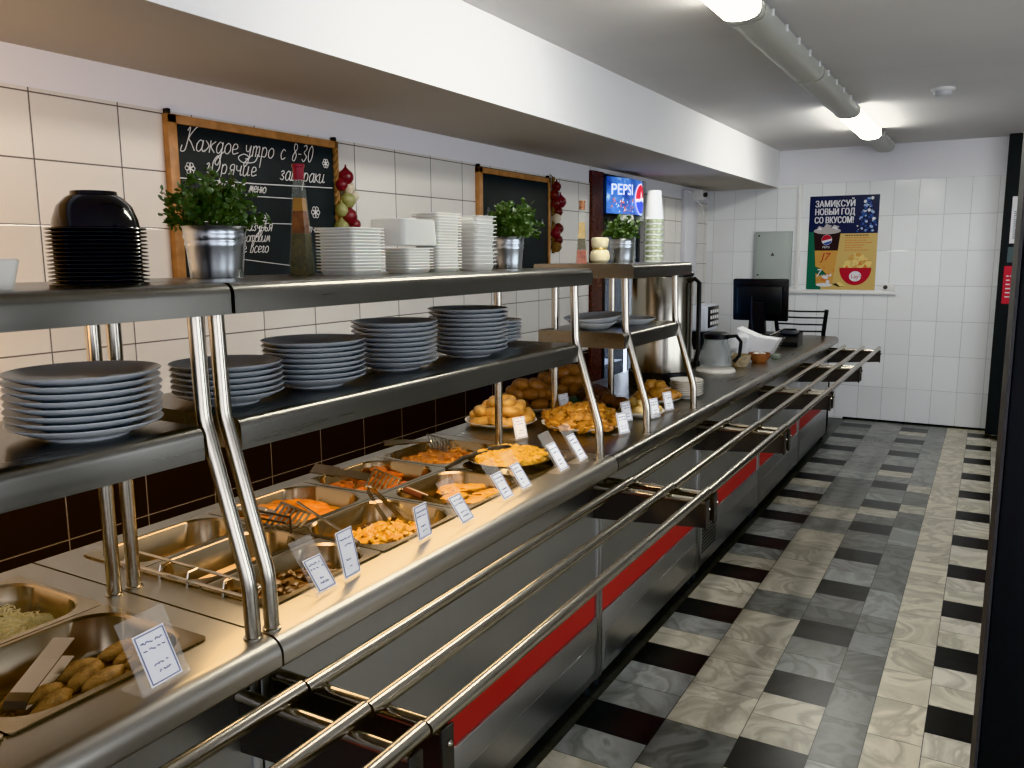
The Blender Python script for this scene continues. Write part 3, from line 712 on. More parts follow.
# ------------------------------------------------------------------ plates
def plate_prof(R):
    o = [(R * .52, 0), (R * .55, 0), (R * .56, .004), (R * .80, .013), (R, .024), (R + .0015, .0258), (R, .0272), (R * .8, .0165), (R * .55, .008), (0, .006)]
    return [(0, .003), (R * .5, .003)] + o
def stack(x, y, R, n, desc, dz=.0118, z=ZM, m='plate', grp='grey plates stacked on the lower shelf', kind='grey plate', prof=plate_prof):
    first = None
    for k in range(n):
        jx, jy = rnd.uniform(-.0015, .0015), rnd.uniform(-.0015, .0015)
        lab = ('topmost %s of %s' % (kind, desc)) if k == n - 1 else ('%s %s from the bottom in %s' % (ORD[k], kind, desc))
        loc = (x + jx, y + jy, z + k * dz)
        if first is None:
            first = MB().lathe(prof(R), loc, 48, capb=False).build('plate', m, None, loc, 50, fix=True); tag(first, lab, 'plate', grp)
        else: dup(first, loc, label=lab)
stack(-1.335, .848, .122, 8, 'the nearest full stack, left of the twin posts', .0122)
stack(-1.39, .578, .12, 9, 'the stack cut off by the left edge')
stack(-1.372, 1.190, .112, 6, 'the low stack behind the twin posts')
stack(-1.375, 1.452, .119, 8, 'the second stack past the twin posts')
stack(-1.388, 1.775, .1155, 9, 'the third stack past the twin posts', .0128)
stack(-1.370, 2.115, .120, 10, 'the tallest stack, far end of the lower shelf', .0131)
stack(-1.470, 2.395, .112, 6, 'the short stack behind the tallest one')
stack(-1.262, 3.905, .080, 7, 'the small white stack by the urn', .0105, ZC, 'wplate', 'small white plates on the counter', 'white plate')

# ------------------------------------------------------------------ black bowls
bowl_prof = [(.0770, .0005), (.0785, .0005), (.0790, .0015), (.0785, .003), (.0690, .0045), (.0665, .018), (.0585, .040), (.046, .0535), (.037, .0585), (.036, .0645), (.032, .0645), (.030, .060), (0, .059), (0, .057), (.034, .056), (.045, .051), (.057, .038), (.065, .017), (.0670, .004)]
first = None
for k in range(15):
    loc = (-1.335, .895, ZT + .0066 * k)
    lab = 'topmost upturned black bowl, its dome and foot ring showing' if k == 14 else '%s black bowl rim from the bottom in the upturned bowl stack' % ORD[k]
    if first is None:
        first = MB().lathe(bowl_prof, loc, 48, capb=False).build('bowl', 'blackgloss', None, loc, 40); tag(first, lab, 'bowl', 'black bowls on the upper shelf')
    else: dup(first, loc, label=lab)

# ------------------------------------------------------------------ takeaway containers
def tray_mesh(mb, x, y, z, hx, hy, h):
    mb.rloops([(x, y, hx, hy, .012, z + h + .0012), (x, y, hx + .001, hy + .001, .012, z + h), (x, y, hx, hy, .012, z + h - .0022), (x, y, hx - .006, hy - .006, .012, z + h - .0024), (x, y, hx - .011, hy - .011, .014, z)], 4)
    return mb
def boxes(x, y, hx, hy, n, dz, h, m, desc, kind='white tray', grp='white takeaway trays', wav=0.):
    first = None
    for k in range(n):
        loc = (x + wav * rnd.uniform(-1, 1), y + wav * rnd.uniform(-1, 1), ZT + k * dz)
        lab = ('topmost %s of %s' % (kind, desc)) if k == n - 1 else ('%s %s from the bottom of %s' % (ORD[k], kind, desc))
        if first is None:
            first = tag(tray_mesh(MB(), *loc, hx, hy, h).build('takeaway_tray', m, None, loc, 40), lab, 'container', grp)
        else: dup(first, loc, label=lab)
boxes(-1.395, 1.618, .062, .064, 14, .0078, .012, 'lid', 'the low wide stack beside the oil bottle')
boxes(-1.375, 1.826, .046, .062, 8, .0075, .012, 'lid', 'the short stack under the frosted box')
loc = (-1.385, 1.822, ZT + .0725)
tag(MB().rloops([(loc[0], loc[1], .058, .075, .012, loc[2]), (loc[0], loc[1], .060, .077, .012, loc[2] + .002), (loc[0], loc[1], .057, .074, .014, loc[2] + .068), (loc[0], loc[1], .054, .071, .014, loc[2] + .070)], 4).build('frosted_box', 'trans', None, loc, 40), 'frosted upturned plastic box on top of the short tray stack', 'container')
boxes(-1.372, 1.962, .045, .064, 20, .0079, .012, 'lid', 'the tallest white stack on the upper shelf', wav=.0012)
boxes(-1.372, 2.165, .044, .060, 13, .0118, .020, 'trans2', 'the clear ragged stack beside the middle plant', 'clear container', 'clear containers on the upper shelf', .003)
loc = (-1.30, .655, ZT)
tag(MB().rloops([(loc[0], loc[1], .055, .055, .012, loc[2] + .045), (loc[0], loc[1], .057, .057, .012, loc[2] + .043), (loc[0], loc[1], .050, .050, .014, loc[2])], 4).build('frosted_box', 'trans', None, loc, 40), 'frosted plastic box at the left edge of the upper shelf', 'container')

# ------------------------------------------------------------------ bucket plants
M['leaf'] = food('leaf_green', (.045, .078, .028), (.13, .195, .08), (.28, .37, .18), .4, 9, 0)
def plant(x, y, z, rt, rb, h, pr, ph, label, seed, nleaf=420, ls=.012, lean=0., light=1.):
    t = thing('potted_plant', label, 'potted plant', (x, y, z)); r = random.Random(seed)
    mb = MB(); k = lambda f: rb + (rt - rb) * f
    prof = [(0, 0), (rb, 0), (rb + .001, .003)]
    for f in (.2, .60, .66, .70, .74, .80, .84): prof.append((k(f) + (.0022 if f in (.66, .80) else 0), h * f))
    prof += [(k(.97), h * .95), (rt + .002, h * .975), (rt + .003, h), (rt, h), (k(.9), h * .9), (k(.85), h * .85)]
    mb.lathe(prof, (x, y, z), 40, capb=False).build('bucket', 'galv', t, smooth=50)
    MB().lathe([(k(.86), 0), (0, .004)], (x, y, z + h * .86), 24, capb=True).build('soil', 'soil', t)
    st = MB(); lf = MB()
    cz = z + h * .9
    for i in range(34):
        a = r.uniform(0, 2 * PI); el = r.uniform(-.02, 1.45); ln = r.uniform(.65, 1.0)
        tip = Vector((x + pr * ln * math.cos(a) * math.cos(el) + lean * pr * .3, y + pr * ln * math.sin(a) * math.cos(el), cz + ph * (.12 + .88 * math.sin(el)) * ln))
        b = Vector((x + .3 * rt * math.cos(a), y + .3 * rt * math.sin(a), cz - .01)); mid = (b + tip) / 2 + Vector((0, 0, .02))
        P = [b.lerp(mid, f / 4).lerp(mid.lerp(tip, f / 4), f / 4) for f in range(5)]
        st.tube(P, [.0016, .0014, .0012, .001, .0007], 4)
        for j in range(nleaf // 34):
            f = r.uniform(.3, 1.02); q = b.lerp(mid, f).lerp(mid.lerp(tip, f), f)
            d = Vector((r.gauss(0, 1), r.gauss(0, 1), r.gauss(.35, .8))).normalized(); s_ = d.cross(Vector((r.gauss(0, 1), r.gauss(0, 1), r.gauss(0, 1)))).normalized(); nn = d.cross(s_)
            L = ls * r.uniform(.8, 1.5); wd = L * r.uniform(.32, .42); q = q + d * .004
            ce = [q, q + d * L * .5 - nn * L * .08, q + d * L]
            ls_ = [q + d * L * .3 + s_ * wd + nn * L * .06, q + d * L * .7 + s_ * wd * .85 + nn * L * .04]; rs_ = [q + d * L * .3 - s_ * wd + nn * L * .06, q + d * L * .7 - s_ * wd * .85 + nn * L * .04]
            V = [lf.bm.verts.new(v) for v in (ce[0], ce[1], ce[2], *ls_, *rs_)]
            for fc in ((0, 1, 3), (3, 1, 4), (4, 1, 2), (0, 5, 1), (5, 6, 1), (6, 2, 1)): lf.bm.faces.new([V[c] for c in fc])
    st.build('stems', 'stem', t); lf.build('foliage', 'leaf', t, smooth=0, fix=False)
    return t
plant(-1.485, 1.275, ZT, .0665, .055, .112, .140, .132, 'leafy plant in a galvanised bucket before the written blackboard', 1, 1150, .0125)
plant(-1.425, 2.455, ZT, .053, .045, .107, .118, .140, 'leafy plant in a galvanised bucket before the empty blackboard', 2, 820, .0155, .4)
plant(-1.415, 3.43, 1.553, .058, .048, .103, .092, .125, 'leafy plant in a galvanised bucket beside the cream jar', 3, 520, .016, .1)

# ------------------------------------------------------------------ bottles and jar on the upper shelves
M['bglass'] = mat('bottle_glass', (.50, .54, .48), .05, alpha=.15)
def bottle(x, y, z, h, r, label, layers, capm, neck):
    t = thing('oil_bottle', label, 'bottle', (x, y, z))
    k = lambda f: r * (1 - .66 * f)
    n = 4; off = PI / 4 + .35
    def sq(f, inset=0.):
        q = (k(f) - inset) * 1.22
        return [(x + q * math.cos(off + i * PI / 2), y + q * math.sin(off + i * PI / 2), z + h * f) for i in range(4)]
    mb = MB(); fs = [0, .01, .3, .6, .80, .86]
    R = [[mb.bm.verts.new(p) for p in sq(f)] for f in fs]
    for a, b in zip(R, R[1:]):
        for i in range(4): mb.bm.faces.new((a[i], a[(i + 1) % 4], b[(i + 1) % 4], b[i]))
    mb.bm.faces.new(R[0][::-1]); bmesh.ops.bevel(mb.bm, geom=[e for e in mb.bm.edges if abs(e.verts[0].co.z - e.verts[1].co.z) > .01], offset=.003, segments=2, affect='EDGES')
    mb.lathe([(k(.86) * .95, h * .855), (k(.9), h * .90)], (x, y, z), 16, capb=False); mb.build('glass', 'bglass', t)
    for i, (f0, f1, m) in enumerate(layers):
        mb = MB(); A = [mb.bm.verts.new(p) for p in sq(f0 + .003, .0025)]; B = [mb.bm.verts.new(p) for p in sq(f1, .0025)]
        for j in range(4): mb.bm.faces.new((A[j], A[(j + 1) % 4], B[(j + 1) % 4], B[j]))
        mb.bm.faces.new(A[::-1]); mb.bm.faces.new(B); mb.build('filling', m, t)
    MB().lathe([(k(.87) * 1.08, h * .86), (k(.9) * 1.1, h * .93), (k(.9) * 1.12, h * .97), (k(.9) * 1.3, h * .975), (k(.9) * 1.3, h), (0, h)], (x, y, z), 16, capb=True).build('cap', capm, t)
M['herbs'] = food('herbs_in_oil', (.03, .025, .008), (.10, .07, .02), (.18, .12, .04), .3, 90, .2)
M['spice'] = food('red_spice_oil', (.11, .02, .006), (.26, .08, .015), None, .2, 40, .1)
M['amber'] = food('amber_oil', (.32, .13, .02), (.42, .20, .04), None, .12, 14, 0)
M['yellowp'] = food('yellow_pickle', (.42, .28, .08), (.55, .40, .16), None, .25, 60, .1)
M['pepper'] = food('red_pepper', (.20, .02, .01), (.40, .07, .02), (.30, .22, .05), .25, 60, .1)
M['wax'] = mat('red_wax', (.22, .008, .02), .3)
M['cork'] = food('cork', (.20, .06, .03), (.40, .24, .13), None, .7, 60, .2)
bottle(-1.447, 1.500, ZT, .262, .0285, 'tall tapered bottle of layered spices with red wax cap', [(.0, .38, 'herbs'), (.38, .58, 'spice'), (.58, .70, 'amber')], 'wax', 1)
bottle(-1.424, 3.035, 1.553, .246, .026, 'tapered bottle of red and yellow pickles with cork stopper', [(.0, .22, 'pepper'), (.22, .40, 'herbs'), (.40, .66, 'yellowp')], 'cork', 1)
M['cream'] = mat('cream_ceramic', (.66, .60, .42), .3)
x, y, z = -1.432, 3.23, 1.553
t = thing('cream_jar', 'cream ceramic jar with a waisted neck beside the far bucket plant', 'jar', (x, y, z))
MB().lathe([(0, 0), (.028, 0), (.040, .012), (.043, .030), (.037, .048), (.028, .056)], (x, y, z), 28, capb=False).build('body', 'cream', t)
MB().lathe([(.029, .056), (.031, .060), (.029, .064)], (x, y, z), 28, capb=False, capt=True).build('band', mat('gold_band', (.5, .36, .12), .3, .6), t)
MB().lathe([(.031, .064), (.035, .072), (.037, .096), (.034, .104), (.030, .106), (0, .104)], (x, y, z), 28, capb=False).build('lid', 'cream', t)

# plastic cups
M['cupc'] = mat('clear_cup', (.82, .85, .83), .15, alpha=.45)
M['cupp'] = mat('white_paper_cup', (.74, .76, .80), .5)
M['cupg'] = food('green_cup_print', (.10, .13, .04), (.45, .50, .38), (.70, .72, .68), .3, 26, 0)
def cup(x, y, z, h, rb, rt, label, m, prt=None, inv=True):
    t = thing('plastic_cup', label, 'cup', (x, y, z), 'plastic cups on the short shelf')
    mb = MB(); mb.lathe([(rt + .002, 0), (rt + .002, .004), (rt, .005), (rb, h), (0, h)], (x, y, z), 24, capb=False); mb.build('shell', m, t)
    if prt: MB().lathe([(rt + .0004, .010), (rt - (rt - rb) * .16 + .0004, .024)], (x, y, z), 24, capb=False).build('lettering', prt, t)
    return t
c0 = cup(-1.320, 3.565, 1.553, .118, .031, .043, 'first clear printed cup from the bottom of the cup stack', 'cupc', 'cupg')
for k in range(1, 8): dup(c0, (-1.320, 3.565, 1.553 + .0235 * k), label='%s clear printed cup from the bottom of the cup stack' % ORD[k])
cup(-1.320, 3.565, 1.553 + .0235 * 8, .125, .030, .041, 'upturned white paper cup topping the tall cup stack', 'cupp')
c1 = cup(-1.440, 3.54, 1.553, .11, .030, .040, 'first clear cup from the bottom of the stack behind the plant', 'cupc')
for k in range(1, 6): dup(c1, (-1.440, 3.54, 1.553 + .020 * k), label='%s clear cup from the bottom of the stack behind the plant' % ORD[k])

# white platters on the short shelf's lower board
def platter(x, y, z, a, sx, sy, label, tilt=0.):
    mb = MB(); R4 = Matrix.Translation((x, y, z)) @ Matrix.Rotation(a, 4, 'Z') @ Matrix.Rotation(tilt, 4, 'X')
    mb.lathe([(0, .002), (.6, .002), (.65, 0), (.70, .004), (.98, .024), (1, .027), (.98, .028), (.7, .010), (0, .007)], (0, 0, 0), 36, mt=R4 @ Matrix.Diagonal((sx, sy, 1, 1)))
    tag(mb.build('platter', mat('platter_white', (.62, .64, .66), .25), None, (x, y, z)), label, 'platter', 'white platters on the short shelf')
platter(-1.42, 3.14, ZM + .0, .3, .10, .14, 'white oval platter at the near end of the short shelf', .0)
platter(-1.36, 3.40, ZM, .0, .11, .13, 'white oval platter nearest the urn on the short shelf')
platter(-1.42, 3.15, ZM + .024, -.2, .11, .15, 'white oval platter lying crooked on the other two', .06)

# ------------------------------------------------------------------ onion braids
M['onr'] = food('red_onion', (.10, .012, .018), (.20, .04, .05), None, .3, 14, 0)
M['ong'] = food('green_onion_bulb', (.22, .23, .09), (.36, .36, .18), None, .35, 14, 0)
M['onw'] = food('pale_onion', (.50, .42, .32), (.62, .58, .48), None, .3, 14, 0)
M['garl'] = food('dried_pepper', (.05, .008, .008), (.12, .02, .018), None, .3, 20, 0)
M['straw'] = food('braided_straw', (.10, .06, .025), (.24, .15, .07), None, .8, 60, .4)
def braid(y, z0, z1, label, bulbs, name='onion_braid'):
    x = XW + .03
    t = thing(name, label, 'braid', (x, y, z0))
    mb = MB()
    for s in range(3):
        mb.tube([(x - .006 + .006 * math.cos(k * .9 + s * 2.1), y - .01 + .009 * math.sin(k * .9 + s * 2.1), z0 + (z1 - z0) * k / 36) for k in range(37)], .0055, 6)
    mb.tube([(x - .01, y - .01, z1), (x - .03, y - .01, z1 + .02)], .003, 5)
    mb.build('cord', 'straw', t)
    for dy, dz, r, m in bulbs:
        c = (x + .012, y + dy, z0 + dz)
        MB().lathe([(0, -r), (r * .55, -r * .86), (r * .95, -r * .3), (r, .05 * r), (r * .85, r * .5), (r * .4, r * .88), (r * .14, r * 1.15), (.08 * r, r * 1.5)], c, 16, capt=True).build('bulb', m, t)
braid(2.865, 1.60, 2.08, 'string of red and green onions hanging beside the written blackboard', [(.035, .335, .036, 'onr'), (.050, .29, .030, 'onw'), (.045, .235, .036, 'ong'), (.045, .165, .040, 'onr'), (-.002, .115, .034, 'ong'), (.060, .090, .033, 'onr'), (.02, .06, .036, 'ong'), (.005, .30, .028, 'onr'), (.085, .255, .026, 'onw'), (.0, .19, .03, 'ong'), (.085, .13, .028, 'onr'), (.055, .045, .03, 'ong'), (.0, .02, .03, 'onr')])
braid(4.965, 1.60, 2.09, 'string of dark dried onions hanging beside the empty blackboard', [(.0, .43, .032, 'garl'), (-.03, .375, .034, 'garl'), (.055, .335, .042, 'onr'), (-.02, .32, .032, 'garl'), (.02, .27, .035, 'garl'), (.0, .225, .034, 'onw'), (.03, .16, .036, 'garl'), (-.01, .13, .034, 'onr'), (.02, .085, .036, 'garl'), (.0, .04, .036, 'straw')])

# ------------------------------------------------------------------ blackboards
GL = {
 'к': (.7, [[(0, 0), (0, 1)], [(.6, 1), (.08, .5), (.65, 0)]]), 'К': (1.2, [[(.05, 1.7), (.3, 2.0), (.2, .6), (.05, -.05), (-.35, -.1), (-.3, .4)], [(1.05, 2.1), (.8, 1.9), (.3, 1.1), (.6, .7), (1.1, 0)]]),
 'а': (.95, [[(.65, .85), (.35, 1), (.05, .6), (.1, .1), (.4, 0), (.65, .4), (.68, 1)], [(.68, 1), (.65, .3), (.8, 0), (1, .15)]]),
 'ж': (1.25, [[(0, 1), (.4, .55), (0, 0)], [(.55, 1.05), (.55, -.05)], [(1.1, 1), (.65, .55), (1.1, 0)]]),
 'д': (.95, [[(.65, .85), (.35, 1), (.05, .6), (.1, .1), (.4, 0), (.65, .5)], [(.68, 1), (.62, -.6), (.35, -1.1), (.1, -.8), (.5, -.2), (1, .2)]]),
 'о': (.85, [[(.35, 1), (.05, .7), (.05, .2), (.35, 0), (.65, .3), (.62, .8), (.35, 1)]]), 'О': (1.1, [[(.45, 1.8), (.05, 1.2), (.05, .4), (.4, 0), (.85, .5), (.85, 1.3), (.45, 1.8)]]),
 'е': (.85, [[(.1, .45), (.6, .6), (.5, .95), (.2, .95), (.05, .5), (.2, .05), (.75, .2)]]),
 'у': (.9, [[(0, 1), (.1, .5), (.4, .45), (.6, 1)], [(.6, 1), (.5, -.5), (.2, -1), (.05, -.7), (.85, .1)]]),
 'т': (1.1, [[(0, 1), (0, 0)], [(0, .7), (.2, 1), (.38, .9), (.38, 0)], [(.38, .7), (.58, 1), (.78, .9), (.78, .1), (.95, .1)]]),
 'р': (.85, [[(.05, 1), (0, -1)], [(.05, .7), (.3, 1), (.6, .7), (.5, .1), (.1, .1)]]), 'с': (.8, [[(.6, .85), (.3, 1), (.05, .5), (.25, 0), (.65, .2)]]),
 'г': (.65, [[(0, .8), (.2, 1), (.3, .8), (.15, .2), (.35, 0), (.5, .2)]]), 'Г': (.7, [[(.0, 1.2), (.25, 1.7), (.3, 1.5), (.3, .1)], [(.3, 1.7), (.6, 1.5)]]),
 'я': (.85, [[(.62, 0), (.62, 1), (.2, .95), (.15, .55), (.6, .5)], [(.4, .5), (.05, 0)]]), 'ч': (.9, [[(0, 1), (.05, .6), (.3, .45), (.6, .6)], [(.6, 1), (.6, .1), (.85, .1)]]),
 'и': (.95, [[(0, 1), (0, .15), (.25, 0), (.55, .4), (.6, 1)], [(.6, 1), (.6, .1), (.9, .15)]]), 'з': (.75, [[(.05, .85), (.35, 1), (.5, .75), (.2, .55), (.55, .3), (.35, 0), (0, .15)]]),
 'в': (.75, [[(0, 0), (.12, 1.6), (.4, 1.75), (.35, 1.1), (.05, 1), (.5, .7), (.4, .05), (0, .1)]]), 'м': (.95, [[(0, 0), (.25, 1), (.4, .2), (.62, 1), (.8, 0)]]),
 'н': (.8, [[(0, 1), (0, 0)], [(0, .5), (.55, .5)], [(.55, 1), (.55, 0)]]), 'ю': (1.15, [[(0, 1), (0, 0)], [(0, .5), (.35, .5)], [(.65, 1), (.35, .7), (.35, .2), (.65, 0), (.95, .3), (.92, .8), (.65, 1)]]),
 'л': (.8, [[(0, .05), (.2, .2), (.35, 1), (.5, .1), (.7, .1)]]), 'ь': (.65, [[(0, 1), (.05, .1), (.4, .05), (.45, .45), (.05, .5)]]), 'ш': (1.2, [[(0, 1), (0, .1), (.4, .1), (.4, 1)], [(.4, .1), (.8, .1), (.8, 1)], [(.8, .1), (1.05, .1)]]),
 '8': (.8, [[(.5, 1.6), (.2, 1.7), (.15, 1.2), (.55, .6), (.4, 0), (.1, .1), (.15, .6), (.55, 1.2), (.5, 1.6)]]), '3': (.8, [[(.05, 1.5), (.35, 1.7), (.5, 1.3), (.2, .9), (.6, .5), (.3, 0), (0, .2)]]),
 '0': (.8, [[(.35, 1.7), (.05, 1.1), (.1, .3), (.35, 0), (.6, .5), (.6, 1.3), (.35, 1.7)]]), '-': (.6, [[(0, .7), (.4, .7)]]), '2': (.75, [[(.05, 1.2), (.3, 1.6), (.5, 1.2), (.0, .05), (.6, .05)]]), ' ': (.75, []),
}
def spline(p, n=5):
    if len(p) < 3: return p
    out = []; q = [p[0]] + p + [p[-1]]
    for i in range(1, len(q) - 2):
        for k in range(n):
            t = k / n; a, b, c, d = q[i - 1], q[i], q[i + 1], q[i + 2]
            out.append(tuple(.5 * (2 * b[j] + (c[j] - a[j]) * t + (2 * a[j] - 5 * b[j] + 4 * c[j] - d[j]) * t * t + (3 * b[j] - a[j] - 3 * c[j] + d[j]) * t ** 3) for j in (0, 1)))
    return out + [p[-1]]
XC = XW + .0235
def chalk(mb, s, y, z, h, slope=0., w=.0021, track=1., shear=.28):
    u = 0
    for ch in s:
        adv, strokes = GL[ch]
        for st in strokes:
            P = [(XC, y + (u + px + pz * shear) * h, z + pz * h + slope * (u + px) * h) for px, pz in spline(list(st))]
            mb.tube(P, w, 5)
        u += adv * track
    return u * h
def flower(mb, y, z, r):
    for k in range(6):
        a = k * PI / 3; c = (y + r * .6 * math.cos(a), z + r * .6 * math.sin(a))
        mb.tube([(XC, c[0] + r * .38 * math.cos(b * .785), c[1] + r * .38 * math.sin(b * .785)) for b in range(8)], .0016, 4, closed=True)
    mb.lathe([(r * .22, -.001), (r * .22, .002)], mt=Matrix.Translation((XC, y, z)) @ Matrix.Rotation(PI / 2, 4, 'Y'), n=10, capt=True)
def board(y0, y1, z0, z1, label):
    t = thing('blackboard', label, 'blackboard', (XW, (y0 + y1) / 2, z0))
    MB().box((XW + .004, y0 + .02, z0 + .02), (XW + .022, y1 - .02, z1 - .02)).build('writing_surface', 'slate', t)
    w = .038
    mb = MB(); mb.box((XW + .001, y0, z0), (XW + .030, y0 + w, z1), .002).box((XW + .001, y1 - w * .6, z0), (XW + .030, y1, z1), .002).box((XW + .001, y0, z1 - w * .8), (XW + .030, y1, z1), .002).box((XW + .001, y0, z0), (XW + .030, y1, z0 + w * .8), .002)
    mb.build('frame', 'wood', t)
    for y in (y0 + .012, y1 - .012): MB().box((XW + .003, y - .008, z1), (XW + .024, y + .008, z1 + .018), .002).build('hook', 'black', t)
    return t
t = board(1.995, 2.872, 1.46, 2.085, 'wooden-framed blackboard with white handwritten breakfast notice, behind the first bucket plant')
mb = MB()
chalk(mb, 'Каждое утро с 8-30', 2.062, 1.968, .0405, .022, .0018, 1.02)
chalk(mb, 'гОрячие', 2.150, 1.895, .037, .015, .0018, 1.1); chalk(mb, 'завтраки', 2.520, 1.897, .037, .015, .0018, 1.02)
mb.tube(spline([(2.27, 1.925), (2.36, 1.94), (2.38, 1.965), (2.33, 1.968), (2.31, 1.95), (2.34, 1.944)]) and [(XC, a, b) for a, b in spline([(2.41, 1.985), (2.39, 1.955), (2.33, 1.948), (2.31, 1.965), (2.34, 1.98), (2.365, 1.968), (2.345, 1.962)])], .0018, 5)
mb.tube([(XC, 2.035, 1.868), (XC, 2.40, 1.872), (XC, 2.83, 1.884)], .0022, 5)
chalk(mb, 'новинки в меню', 2.16, 1.838, .024, .0, .0018)
mb.tube([(XC, 2.30, 1.822), (XC, 2.63, 1.826)], .0017, 5)
mb.tube([(XC, 2.12, 1.718), (XC, 2.62, 1.722)], .0017, 5)
chalk(mb, 'глазунья', 2.30, 1.690, .026, 0, .0017); chalk(mb, 'с ветчинои', 2.60, 1.690, .022, 0, .0013)
chalk(mb, 'или 2 готовим', 2.20, 1.645, .025, .01, .0013, .9); chalk(mb, 'лучше всего', 2.21, 1.603, .026, .01, .0015, .95)
mb.tube([(XC, 2.2, 1.59), (XC, 2.62, 1.545)], .0015, 5)
flower(mb, 2.083, 1.905, .022); flower(mb, 2.795, 1.985, .020); flower(mb, 2.72, 1.775, .026); flower(mb, 2.42, 1.735, .02)
mb.build('chalk_writing', 'chalk', t)
t = board(4.035, 4.905, 1.46, 2.078, 'wooden-framed blackboard without readable writing, behind the second bucket plant')
mb = MB(); flower(mb, 4.14, 1.84, .02); flower(mb, 4.80, 1.80, .018); flower(mb, 4.12, 1.81, .014); mb.build('chalk_writing', mat('faint_chalk', (.20, .21, .22), .9), t)

# ------------------------------------------------------------------ drinks cooler in the recess
t = thing('drinks_cooler', 'tall black drinks cooler with lit cola header in the wall recess', 'cooler', (-2.85, 6.23, 0))
y0, y1, xf = 5.835, 6.60, -2.585
mb = MB(); mb.box((-3.25, y0, .05), (xf, y0 + .04, 2.18)).box((-3.25, y1 - .04, .05), (xf, y1, 2.18)).box((-3.25, y0, .05), (-3.22, y1, 2.18)).box((-3.25, y0, .05), (xf, y1, .30)).box((-3.25, y0, 1.86), (xf, y1, 2.18)); mb.build('cabinet', 'black', t)
M['coollight'] = mat('cooler_interior', (.6, .7, .9), .6, emit=(.42, .58, 1.0), estr=3)
MB().box((-3.21, y0 + .045, .31), (-3.20, y1 - .045, 1.85)).build('back_lining', 'coollight', t)
M['led'] = mat('led_tube', (1, 1, 1), .4, emit=(.75, .85, 1), estr=9)
for y in (y0 + .09, y1 - .09): MB().tube([(xf - .06, y, .36), (xf - .06, y, 1.82)], .011, 8).build('led_strip', 'led', t)
for z in (.7, 1.05, 1.4): 
    mb = MB()
    for k in range(16): mb.tube([(-3.18, y0 + .06 + k * .043, z), (xf - .10, y0 + .06 + k * .043, z)], .003, 5)
    mb.build('shelf', 'white', t)
d = MB().box((xf + .002, y0 + .05, .32), (xf + .008, y1 - .05, 1.84)).build('door_glass', 'glass', t)
mb = MB(); mb.box((xf, y0 + .005, .29), (xf + .025, y0 + .055, 1.86), .004).box((xf, y1 - .055, .29), (xf + .025, y1 - .005, 1.86), .004).box((xf, y0 + .005, 1.82), (xf + .025, y1 - .005, 1.865), .004).box((xf, y0 + .005, .285), (xf + .025, y1 - .005, .335), .004); mb.build('door_frame', 'black', t)
# bowed light box: picture of a blue sky, letters, globe
yc = (y0 + y1) / 2; Rr = .9
def bow(y): return xf + .035 + (math.sqrt(Rr * Rr - (y - yc) ** 2) - math.sqrt(Rr * Rr - .38 ** 2))
mb = MB(); n = 16; za, zb = 1.895, 2.165
for i in range(n):
    a, b = y0 + .015 + (y1 - y0 - .03) * i / n, y0 + .015 + (y1 - y0 - .03) * (i + 1) / n
    mb.idx(0 if i < 14 else 1).poly([(bow(a), a, za), (bow(b), b, za), (bow(b), b, zb), (bow(a), a, zb)])
mb.idx(1)
for z in (za, zb): mb.poly([(xf, y0 + .015, z)] + [(bow(y0 + .015 + (y1 - y0 - .03) * i / n), y0 + .015 + (y1 - y0 - .03) * i / n, z) for i in range(n + 1)] + [(xf, y1 - .015, z)])
E_ = lambda nm, c, s: mat(nm, c, .4, emit=c, estr=s)
M['hb'] = food('header_blue', (.02, .05, .30), (.08, .22, .60), (.45, .65, .85), .3, 7, 0); 
nt = M['hb'].node_tree; bs = nt.nodes['Principled BSDF']; nt.links.new(bs.inputs['Base Color'].links[0].from_socket, bs.inputs['Emission Color']); bs.inputs['Emission Strength'].default_value = .7
hd = mb.build('light_box', ['hb', 'black'], t, fix=False)
def onbow(mb, poly, off=.003):
    mb.poly([(bow(y) + off, y, z) for y, z in poly])
mb = MB()
t0 = MB(); t0.text('PEPSI', Matrix.Identity(4), .115, xs=1.0)
for v in t0.bm.verts: v.co = Vector((bow(y0 + .05 + v.co.x * 1.15) + .004, y0 + .05 + v.co.x * 1.15, 2.035 + v.co.y + v.co.x * .03))
mb.idx(0); mb.merge(t0.bm)
gy, gz, gr = y0 + .535, 2.02, .115
def gpt(a, k=1.): return (gy + gr * k * math.cos(a) * 1.25, gz + gr * k * math.sin(a))
mb.idx(0).lathe  # globe: white disc with red cap and blue base
onbow_pts = [gpt(2 * PI * k / 28, 1.06) for k in range(28)]; mb.idx(0); onbow(mb, onbow_pts, .005)
mb.idx(1); onbow(mb, [gpt(a) for a in [PI * .06 + PI * .95 * k / 12 for k in range(13)]] + [gpt(PI, .3), gpt(PI * .2, .25)], .0065)
mb.idx(2); onbow(mb, [gpt(a) for a in [PI * 1.08 + PI * .85 * k / 12 for k in range(13)]] + [gpt(1.95 * PI, .35), gpt(PI * 1.2, .3)], .0065)
mb.idx(3)
for k in range(46):
    a, b = y0 + .05 + rnd.uniform(0, .30), 1.905 + rnd.uniform(0, .10); s_ = rnd.uniform(.01, .025); mb.idx(3 + k % 3 % 2); onbow(mb, [(a, b), (a + s_, b + s_ * .3), (a + s_ * .6, b + s_)], .004)
mb.build('header_lettering', [E_('h_white', (.9, .93, 1), 1.3), E_('h_red', (.62, .03, .06), .9), E_('h_blue', (.03, .08, .62), .9), E_('h_orange', (.65, .16, .05), .7), E_('h_ice', (.55, .75, .9), .9)], hd, smooth=0, fix=False)
